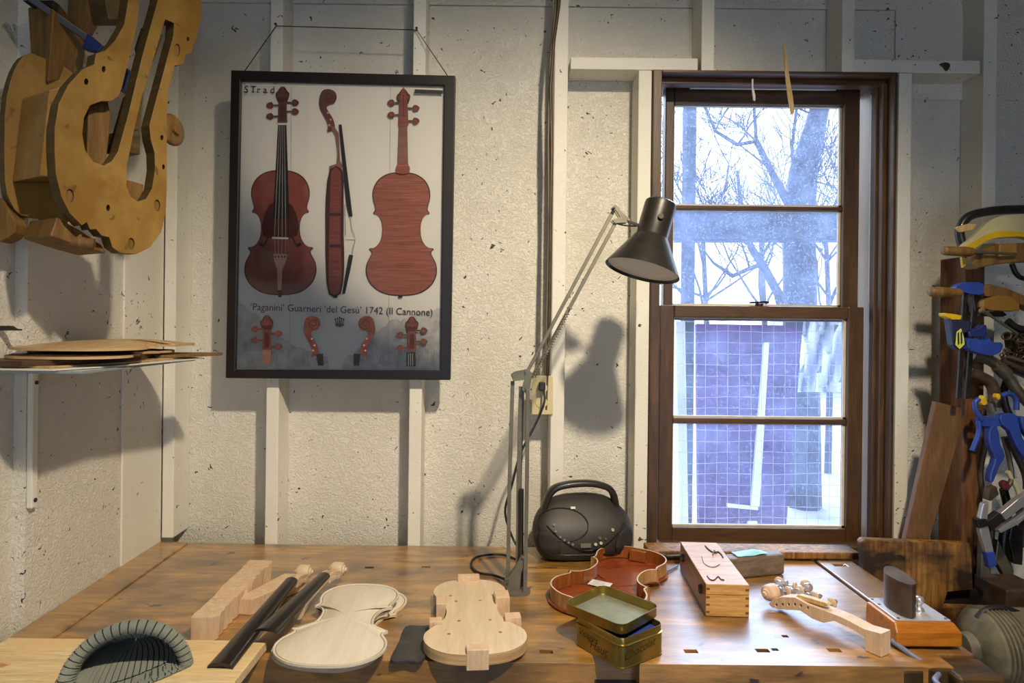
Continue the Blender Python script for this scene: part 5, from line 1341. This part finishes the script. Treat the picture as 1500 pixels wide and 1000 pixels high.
# sheet of small parts: black key bunch
bk = T('tangled_chain', 'tangle of small dark metal links on the rack beside the trigger clamp', 'chain', 1490, 510, 1.60)
rn = random.Random(11); t = MB()
for i in range(46):
    c = W(rn.uniform(1470, 1512), rn.uniform(490, 540), 1.60+rn.uniform(-.02, .02)); a = Vector((rn.uniform(-1, 1), rn.uniform(-1, 1), rn.uniform(-1, 1))).normalized(); b = a.orthogonal().normalized(); r_ = rn.uniform(.006, .011)
    t.tube([c+(a*math.cos(2*PI*q/10)+b*math.sin(2*PI*q/10))*r_ for q in range(10)], .0018, 5, closed=True)
t.build('links', 'rusty', bk, 60)
slabp('mount', [(1478, 488), (1510, 484), (1520, 560), (1486, 545)], 1.63, .02, 'darksteel', par=bk)
# cast clamp bodies
def cast(pts, Y, r, mat, lab, extra=None, name='c_clamp'):
    o = T('metal_clamp', lab, 'clamp', pts[0][0], pts[0][1], Y)
    MB().tube(spline([tuple(W(x, y, Y)) for x, y in pts], 5), r, 10).build('frame', mat, o, 60)
    if extra:
        for nm, e_, rr, mt in extra: MB().tube([W(x, y, Y-.012) for x, y in e_], rr, 10).build(nm, mt, o, 60)
    return o
cast([(1424, 520), (1446, 526), (1462, 536), (1476, 552), (1490, 572), (1512, 596)], 1.60, .013, 'steel', 'grey cast clamp arm sloping down from the bar clamps to the picture edge', [('pad', [(1462, 536), (1474, 548)], .016, 'steel')])
cast([(1470, 528), (1490, 538), (1520, 546)], 1.585, .008, 'rusty', 'thin worn iron clamp arm above the grey sloping one', [('screw', [(1476, 522), (1520, 536)], .004, 'steel')])
cast([(1422, 546), (1436, 552), (1450, 560), (1457, 576), (1456, 596)], 1.585, .014, 'rusty', 'brown iron clamp bent like an elbow above the blue spring clamps', [('pad', [(1450, 590), (1454, 602)], .009, 'steel')])
cast([(1480, 560), (1500, 572), (1530, 580)], 1.61, .011, 'visor', 'pale curved clamp arm at the picture edge above the blue spring clamps')
def springclamp(lab, Y, A_, Bh, tips, ends, mat='blue'):
    o = T('spring_clamp', lab, 'clamp', A_[0][0], A_[0][1], Y)
    for i, (pts, dy) in enumerate(((A_, 0), (Bh, -.006))): slabp('handle', pts, Y+dy, .018, mat, par=o, bev=.004, sm=2)
    for p_ in tips: slabp('jaw_pad', p_, Y-.004, .016, 'yellow', par=o, bev=.002, sm=2)
    for p_ in ends: MB().tube(spline([tuple(W(x, y, Y-.002)) for x, y in p_], 4), .006, 8).build('jaw', mat, o, 60)
    c = W(*A_[0], Y-.012); return o
springclamp('blue spring clamp whose handles point down toward the chrome clamps', 1.55,
            [(1437, 612), (1462, 610), (1470, 616), (1466, 624), (1440, 624), (1434, 618)], [(1449, 630), (1461, 622), (1466, 650), (1473, 668), (1464, 684), (1456, 706), (1450, 704), (1452, 690), (1458, 672), (1450, 652)],
            [[(1437, 590), (1442, 579), (1447, 589), (1443, 594)]], [[(1438, 614), (1430, 602), (1428, 590), (1434, 584)], [(1433, 616), (1434, 632), (1428, 650), (1424, 660)]])
springclamp('blue spring clamp whose outer handle runs to the picture edge', 1.545,
            [(1466, 608), (1486, 606), (1492, 614), (1498, 640), (1512, 668), (1506, 676), (1490, 655), (1480, 632), (1468, 622)], [(1496, 610), (1510, 616), (1520, 640), (1514, 650), (1500, 630)],
            [[(1460, 582), (1463, 576), (1467, 580), (1464, 586)]], [[(1466, 580), (1478, 576), (1488, 584), (1489, 600)], ])
MB  # chrome clamps
def chromeclamp(lab, Y, pts, th, extra):
    o = T('chrome_clamp', lab, 'clamp', pts[0][0], pts[0][1], Y)
    slabp('body', pts, Y, th, 'chrome', par=o, bev=.002)
    for nm, p_, dy, mt in extra: slabp(nm, p_, Y+dy, th*1.2, mt, par=o, bev=.002)
    return o
chromeclamp('bright steel clamp with a blue ribbed tip hanging toward the bench', 1.52, [(1441, 738), (1449, 735), (1447, 762), (1449, 775), (1456, 808), (1446, 812), (1436, 780), (1435, 766)], .014,
            [('grip', [(1445, 809), (1457, 808), (1461, 828), (1450, 833)], -.002, 'blue'), ('pivot', [(1430, 760), (1446, 760), (1450, 770), (1434, 774)], -.004, 'darksteel'), ('sleeve', [(1449, 714), (1460, 712), (1464, 724), (1452, 734), (1446, 732)], -.002, 'rusty')])
chromeclamp('bright steel clamp slanting up to the picture edge, with a dark ribbed grip', 1.53, [(1466, 752), (1492, 730), (1512, 718), (1518, 728), (1500, 742), (1474, 762)], .016,
            [('grip', [(1446, 764), (1464, 750), (1472, 762), (1454, 778)], -.002, 'darksteel'), ('rod', [(1464, 776), (1490, 762), (1515, 742), (1516, 746), (1492, 768), (1466, 781)], .004, 'chrome')])
for i, (pts, lab) in enumerate((([(1440, 780), (1452, 840), (1474, 850), (1470, 862), (1446, 848), (1437, 846)], 'grey scrap metal bracket behind the blue ribbed tip'), ([(1462, 790), (1486, 838), (1476, 850), (1458, 820)], 'pale pointed metal bracket low on the rack'), ([(1484, 760), (1500, 780), (1498, 828), (1486, 826), (1478, 790)], 'dark hanging clamp foot at the picture edge, low on the rack'))):
    slabp('metal_bracket', pts, 1.60+.02*i, .018, ('steel', 'steel', 'darksteel')[i], lab, 'bracket')
slabp('red_knob', [(1468, 708), (1476, 704), (1480, 712), (1472, 718)], 1.57, .014, 'red', 'small dull red plastic knob between the spring clamps and chrome clamps', 'knob', sm=2)
slabp('back_board', [(1446, 440), (1560, 440), (1560, 850), (1446, 850)], 1.70, .014, 'rusty', None) if False else None
cast([(1476, 690), (1490, 716), (1496, 740)], 1.60, .006, 'visor', 'thin pale wire arm crossing behind the chrome clamps')
cast([(1470, 640), (1478, 670), (1482, 700), (1474, 716)], 1.60, .006, 'steel', 'thin steel rod between the two blue spring clamps')
# nail in the stud and its string
t = MB(); p_ = W(1317, 513, SY); t.tube([W(1329, 512, SY+.03), W(1338, 511.5, SY-.0)], .0012, 6); tag(t.build('nail', 'darksteel'), 'small nail sticking out of the wall right of the window, level with the lower sash', 'nail')
# ================================================================== TOP LEFT JIG
JO = W(200, 200, 1.20); ja = math.radians(60)
JM = frame(JO, (math.cos(ja), math.sin(ja), 0), (0, 0, 1))
def jz(L_): return [(x/2.5, y/2.5) for x, y in L_]
jig = thing('cello_jig', 'large plywood instrument jig with curved cut outs hanging in the corner near the ceiling', 'jig', JO)
out = jz([(475, -150), (470, 0), (455, 90), (420, 150), (385, 186), (352, 195), (345, 235), (300, 255), (250, 310), (215, 380), (200, 470), (200, 560), (205, 640), (225, 720), (255, 780), (300, 825), (318, 812), (330, 840), (352, 838), (372, 862), (400, 868), (412, 905), (440, 925), (500, 930), (550, 905), (590, 850), (607, 780), (611, 680), (612, 560), (610, 430), (616, 330), (640, 240), (668, 236), (680, 200), (698, 196), (725, 120), (738, 50), (735, -150)])
h1 = jz([(522, -100), (500, 100), (445, 325), (432, 355), (405, 370), (370, 370), (330, 385), (308, 430), (301, 490), (312, 550), (342, 592), (380, 606), (410, 590), (432, 555), (470, 420), (520, 210), (578, 0), (590, -100)])
h2 = jz([(605, 70), (638, 85), (635, 130), (600, 260), (547, 460), (552, 510), (566, 560), (568, 620), (557, 690), (535, 728), (505, 738), (478, 720), (463, 680), (464, 610), (490, 480), (520, 350), (560, 220), (590, 120)])
hs = [jz(ell(x, y, a, b, 12)) for x, y, a, b in ((316, 299, 8, 12), (380, 253, 7, 12), (649, 183, 11, 24), (689, 143, 5, 8), (593, 504, 6, 10), (599, 611, 5, 10), (256, 717, 15, 26), (396, 761, 7, 12), (575, 752, 12, 22), (480, 892, 13, 22))]
MB().prism([trace(out, JM), trace(h1, JM), trace(h2, JM)]+[trace(q, JM) for q in hs], JM, -.027, 0, 'jig', 'jigedge').build('front_plate', parent=jig, bevel=.001)
for i in (2, 6, 8, 9):
    t = MB(); t.prism([trace(hs[i], JM)], JM, -.026, -.004, 'jigblock'); t.build('dowel_plug', parent=jig)
JB = JM @ Matrix.Translation((0, 0, -.128))
bo = jz([(30, 300), (60, 230), (95, 200), (150, 215), (300, 300), (330, 500), (300, 700), (230, 830), (150, 800), (70, 790), (30, 740), (8, 660), (4, 420)])
bo = [(max(x, 4), y) for x, y in bo]
MB().prism([smooth_loop(trace(bo, JB), 2)], JB, -.012, .008, 'jig', 'jigedge').build('back_plate', parent=jig, bevel=.001)
def spacer(L_, z0=-.1195, z1=-.0275, mat='jigblock', nm='spacer_block'): return MB().prism([trace(jz(L_), JM)], JM, z0, z1, mat).build(nm, parent=jig, bevel=.002)
spacer([(212, 318), (320, 290), (330, 640), (176, 640)], mat='jig')
spacer([(240, 790), (330, 842), (405, 895), (420, 925), (330, 900), (215, 860)])
# blocks seen through the cut outs
for i, (L_, z0) in enumerate((([(355, 385), (425, 350), (440, 420), (420, 600), (350, 600)], -.05), ([(475, 470), (545, 480), (545, 560), (470, 545)], -.045), ([(540, 330), (560, 320), (540, 470), (500, 470)], -.05), ([(575, 150), (600, 70), (630, 120), (590, 225)], -.045), ([(470, 645), (560, 670), (550, 740), (460, 730)], -.05), ([(400, -100), (520, -100), (515, 60), (430, 60)], -.05))):
    spacer(L_, z0-.03, -.0275, ('jigblock', 'jigedge', 'jigedge', 'jigedge', 'jigblock', 'jigedge')[i], 'cross_block')
kc = onplane(84, 351, Vector(JM.translation)-Vector(JM.col[2][:3])*.05, Vector(JM.col[2][:3]))
t = MB(); t.tube([kc+Vector((.0, 0, .0)), kc+Vector((.052, .02, -.006))], .011, 14); t.build('dowel', 'jigblock', jig, 50)
kd = onplane(253, 190, Vector(JM.translation)-Vector(JM.col[2][:3])*.01, Vector(JM.col[2][:3]))
ax_ = Vector((.93, -.25, .05)).normalized(); Mk = Matrix.Translation(kd-ax_*.022) @ ax_.to_track_quat('Z', 'Y').to_matrix().to_4x4()
t = MB(); t.lathe([(0, 0), (.008, 0), (.008, .014), (.027, .014), (.031, .018), (.031, .022), (.027, .026), (.010, .027), (.009, .034), (0, .035)], Mk, 26); t.build('wooden_knob', 'jigblock', jig, 50)
# wedge block, slanted dark bar with blue end (clamp), upright batten behind
JC = JM @ Matrix.Translation((0, 0, -.105))
wz = [(100, 50), (196, 52), (172, 300), (118, 292)]
t = MB(); Yw_ = 1.20
lo_ = [W(47, 118, Yw_), W(70, 121, Yw_-.03), W(120, 112, Yw_+.05), W(95, 112, Yw_+.07)]
hi_ = [W(40, 11, Yw_), W(78, 12, Yw_-.03), W(128, 60, Yw_+.05), W(90, 8, Yw_+.07)]
tag(t.hexa(lo_, hi_).build('wooden_wedge', 'jigblock', bevel=.003), 'tapered reddish wooden block standing on the jig in the upper corner', 'wood block')
cl = T('bar_clamp', 'slanting dark bar clamp with a bright blue end gripping the jig', 'clamp', 100, 40, 1.19)
MB().bar(W(30, -12, 1.15), W(134, 60, 1.22), .012, .012, up=(0, 1, 0)).build('bar', 'black', cl, bevel=.001)
slabp('blue_end', [(128, 48), (150, 67), (143, 76), (119, 70)], 1.20, .018, 'blued', par=cl, bev=.002)
slabp('bar_tail', [(32, 0), (78, 0), (74, 10), (44, 9)], 1.18, .02, 'black', par=cl, bev=.001)
slabp('blue_pad', [(184, 98), (188, 106), (182, 130), (176, 134), (178, 110)], 1.27, .016, 'blue', par=cl, bev=.001)
slabp('upright_batten', [(102, -90), (138, -90), (130, 30), (112, 62), (98, 34)], 1.32, .03, 'jigblock', 'brown upright batten behind the slanting bar in the upper corner', 'batten')
slabp('round_block', [(0, 290), (8, 300), (24, 330), (12, 348), (-14, 352), (-20, 300)], 1.13, .03, 'jigblock', 'rounded brown block below the jig at the picture edge', 'wood block', sm=2)
# ================================================================== SHELF LEFT
shz = CZ-.0915
shf = thing('wall_shelf', 'thin glass shelf sheet on a white bracket along the side wall', 'shelf', (XL, 1.3, shz))
MB().box(XL+.001, -.70, 1.09, 1.50, shz, shz+.005).build('shelf_sheet', flat('pale_glass_sheet', '8f9aa0', .15, 0, .05, coat=.5), shf, bevel=.0008)
MB().box(XL+.0005, XL+.012, 1.236, 1.252, shz-.27, shz-.0005).build('bracket', 'stud', shf, bevel=.002)
MB().bar((XL+.012, 1.244, shz-.006), (-.78, 1.244, shz-.006), .012, .010, up=(0, 1, 0)).build('bracket_arm', 'stud', shf, bevel=.001)
for z in (-.03, -.255):
    t = MB(); t.tube([(XL+.011, 1.244, shz+z), (XL+.014, 1.244, shz+z)], .004, 10); t.build('screw', 'darksteel', shf, 50)
def sheetp(pts, z, th, name, mat, lab, cat, sm=0):      # flat piece traced at height z above/below the eye
    o = MB().prism([smooth_loop(pts, sm) if sm else pts], Matrix.Translation((0, 0, z)), 0, th, mat).build(name, bevel=.0006)
    return tag(o, lab, cat)
z_ = shz+.0055
sheetp([(XL+.004, 1.08), (-.74, 1.08), (-.70, 1.20), (-.665, 1.47), (-.70, 1.50), (XL+.004, 1.50)], z_, .0025, 'paper_template', 'white', 'thin white template sheet, lowest in the stack on the shelf', 'template')
sheetp([(XL+.004, 1.12), (-.76, 1.10), (-.71, 1.25), (-.70, 1.44), (-.74, 1.49), (XL+.004, 1.49)], z_+.003, .003, 'veneer_sheet', 'platewood', 'tan veneer sheet above the white template on the shelf', 'veneer', 0)
sheetp([(XL+.006, 1.10), (-.80, 1.09), (-.745, 1.16), (-.73, 1.34), (-.75, 1.46), (XL+.006, 1.46)], z_+.0065, .009, 'dark_sheet', 'darkply', 'dark brown wooden sheet in the middle of the shelf stack', 'wood sheet')
sheetp([(-.77, 1.40), (-.70, 1.40), (-.655, 1.47), (-.645, 1.52), (-.70, 1.53), (-.77, 1.50)], z_+.0065, .006, 'rib_piece', 'jigblock', 'orange brown pointed wooden piece at the end of the shelf stack', 'wood piece', 3)
def plate(cx, cy, ang, L_, z, lab, flip=False, matn='platewood', tilt=0, arch=.02):
    Mx_ = Matrix.Translation((cx, cy, z)) @ Matrix.Rotation(ang, 4, 'Z') @ Matrix.Rotation(tilt, 4, 'Y') @ Matrix.Translation((0, -L_/2, 0))
    o = thing('arched_plate', lab, 'instrument plate', (cx, cy, z))
    t = MB(); arched(t, violin(L_, 1.0, 3), Mx_, arch, 0, .005, matn, 'ply', None); t.build('plate_wood', parent=o, smooth=28); return o
plate(-.79, 1.345, math.radians(0), .40, z_+.030, 'pale arched instrument plate on top of the shelf stack', arch=.012)
plate(-.792, 1.30, math.radians(3), .36, z_+.0165, 'dark brown arched instrument plate under the pale one', matn='darkply', arch=.008)
slabp('dark_clip', [(-10, 477), (14, 477), (20, 481), (27, 482), (27, 484), (-10, 484)], 1.19, .01, 'darksteel', 'dark flat metal clip on top of the pale arched plate', 'clip', bev=.0005)
# ================================================================== SPLINTERS, COBWEB
SPM = frame(W(1155, 110, 1.71), (1, 0, 0), (0, -.03, 1))
tag(MB().prism([trace([(1147, 66), (1150, 65), (1152, 85), (1155, 110), (1161, 145), (1163, 165), (1158, 169), (1153, 140), (1149, 105)], SPM)], SPM, 0, .004, 'splinter').build('wood_splinter', bevel=.0006), 'long pale splinter of wood stuck to the top of the window', 'splinter')
SPM = frame(W(1103, 130, 1.709), (1, 0, 0), (0, -.02, 1))
tag(MB().prism([trace([(1101, 116), (1103, 116), (1103, 128), (1106, 140), (1106, 148), (1103, 147), (1101, 132)], SPM)], SPM, 0, .003, 'white').build('wood_splinter', bevel=.0004), 'short white splinter hanging from the top of the window', 'splinter')
slabp('mud_nest', [(1376, 94), (1384, 91), (1392, 93), (1391, 100), (1386, 104), (1381, 98)], SY-.001, .008, 'rusty', 'small dark mud lump on the white header beam right of the window', 'mud lump', sm=2)
# darker clutter of clamps filling the rack
for pts, r, mt, Y, lab in (
    ([(1478, 548), (1470, 580), (1482, 612), (1510, 620)], .009, 'darksteel', 1.64, 'dark curved clamp frame behind the pale clamp arm'),
    ([(1440, 600), (1444, 640), (1436, 690), (1440, 726)], .007, 'rusty', 1.63, 'worn iron rod hanging behind the pointing blue handle'),
    ([(1476, 640), (1500, 690), (1504, 716)], .008, 'rusty', 1.63, 'dark iron bar hanging behind the outer blue handle'),
    ([(1470, 716), (1476, 750), (1468, 800), (1478, 836)], .010, 'darksteel', 1.65, 'dark steel clamp leg hanging behind the chrome clamps'),
    ([(1452, 770), (1450, 800), (1444, 836)], .009, 'darksteel', 1.66, 'dark steel rod hanging just beside the timber post, low down'),
    ([(1484, 736), (1500, 760), (1496, 800)], .012, 'darksteel', 1.66, 'thick dark clamp arm at the picture edge under the slanting chrome clamp'),
    ([(1476, 470), (1490, 480), (1520, 486)], .009, 'darksteel', 1.63, 'dark clamp arm above the tangle of links')):
    cast(pts, Y, r, mt, lab)
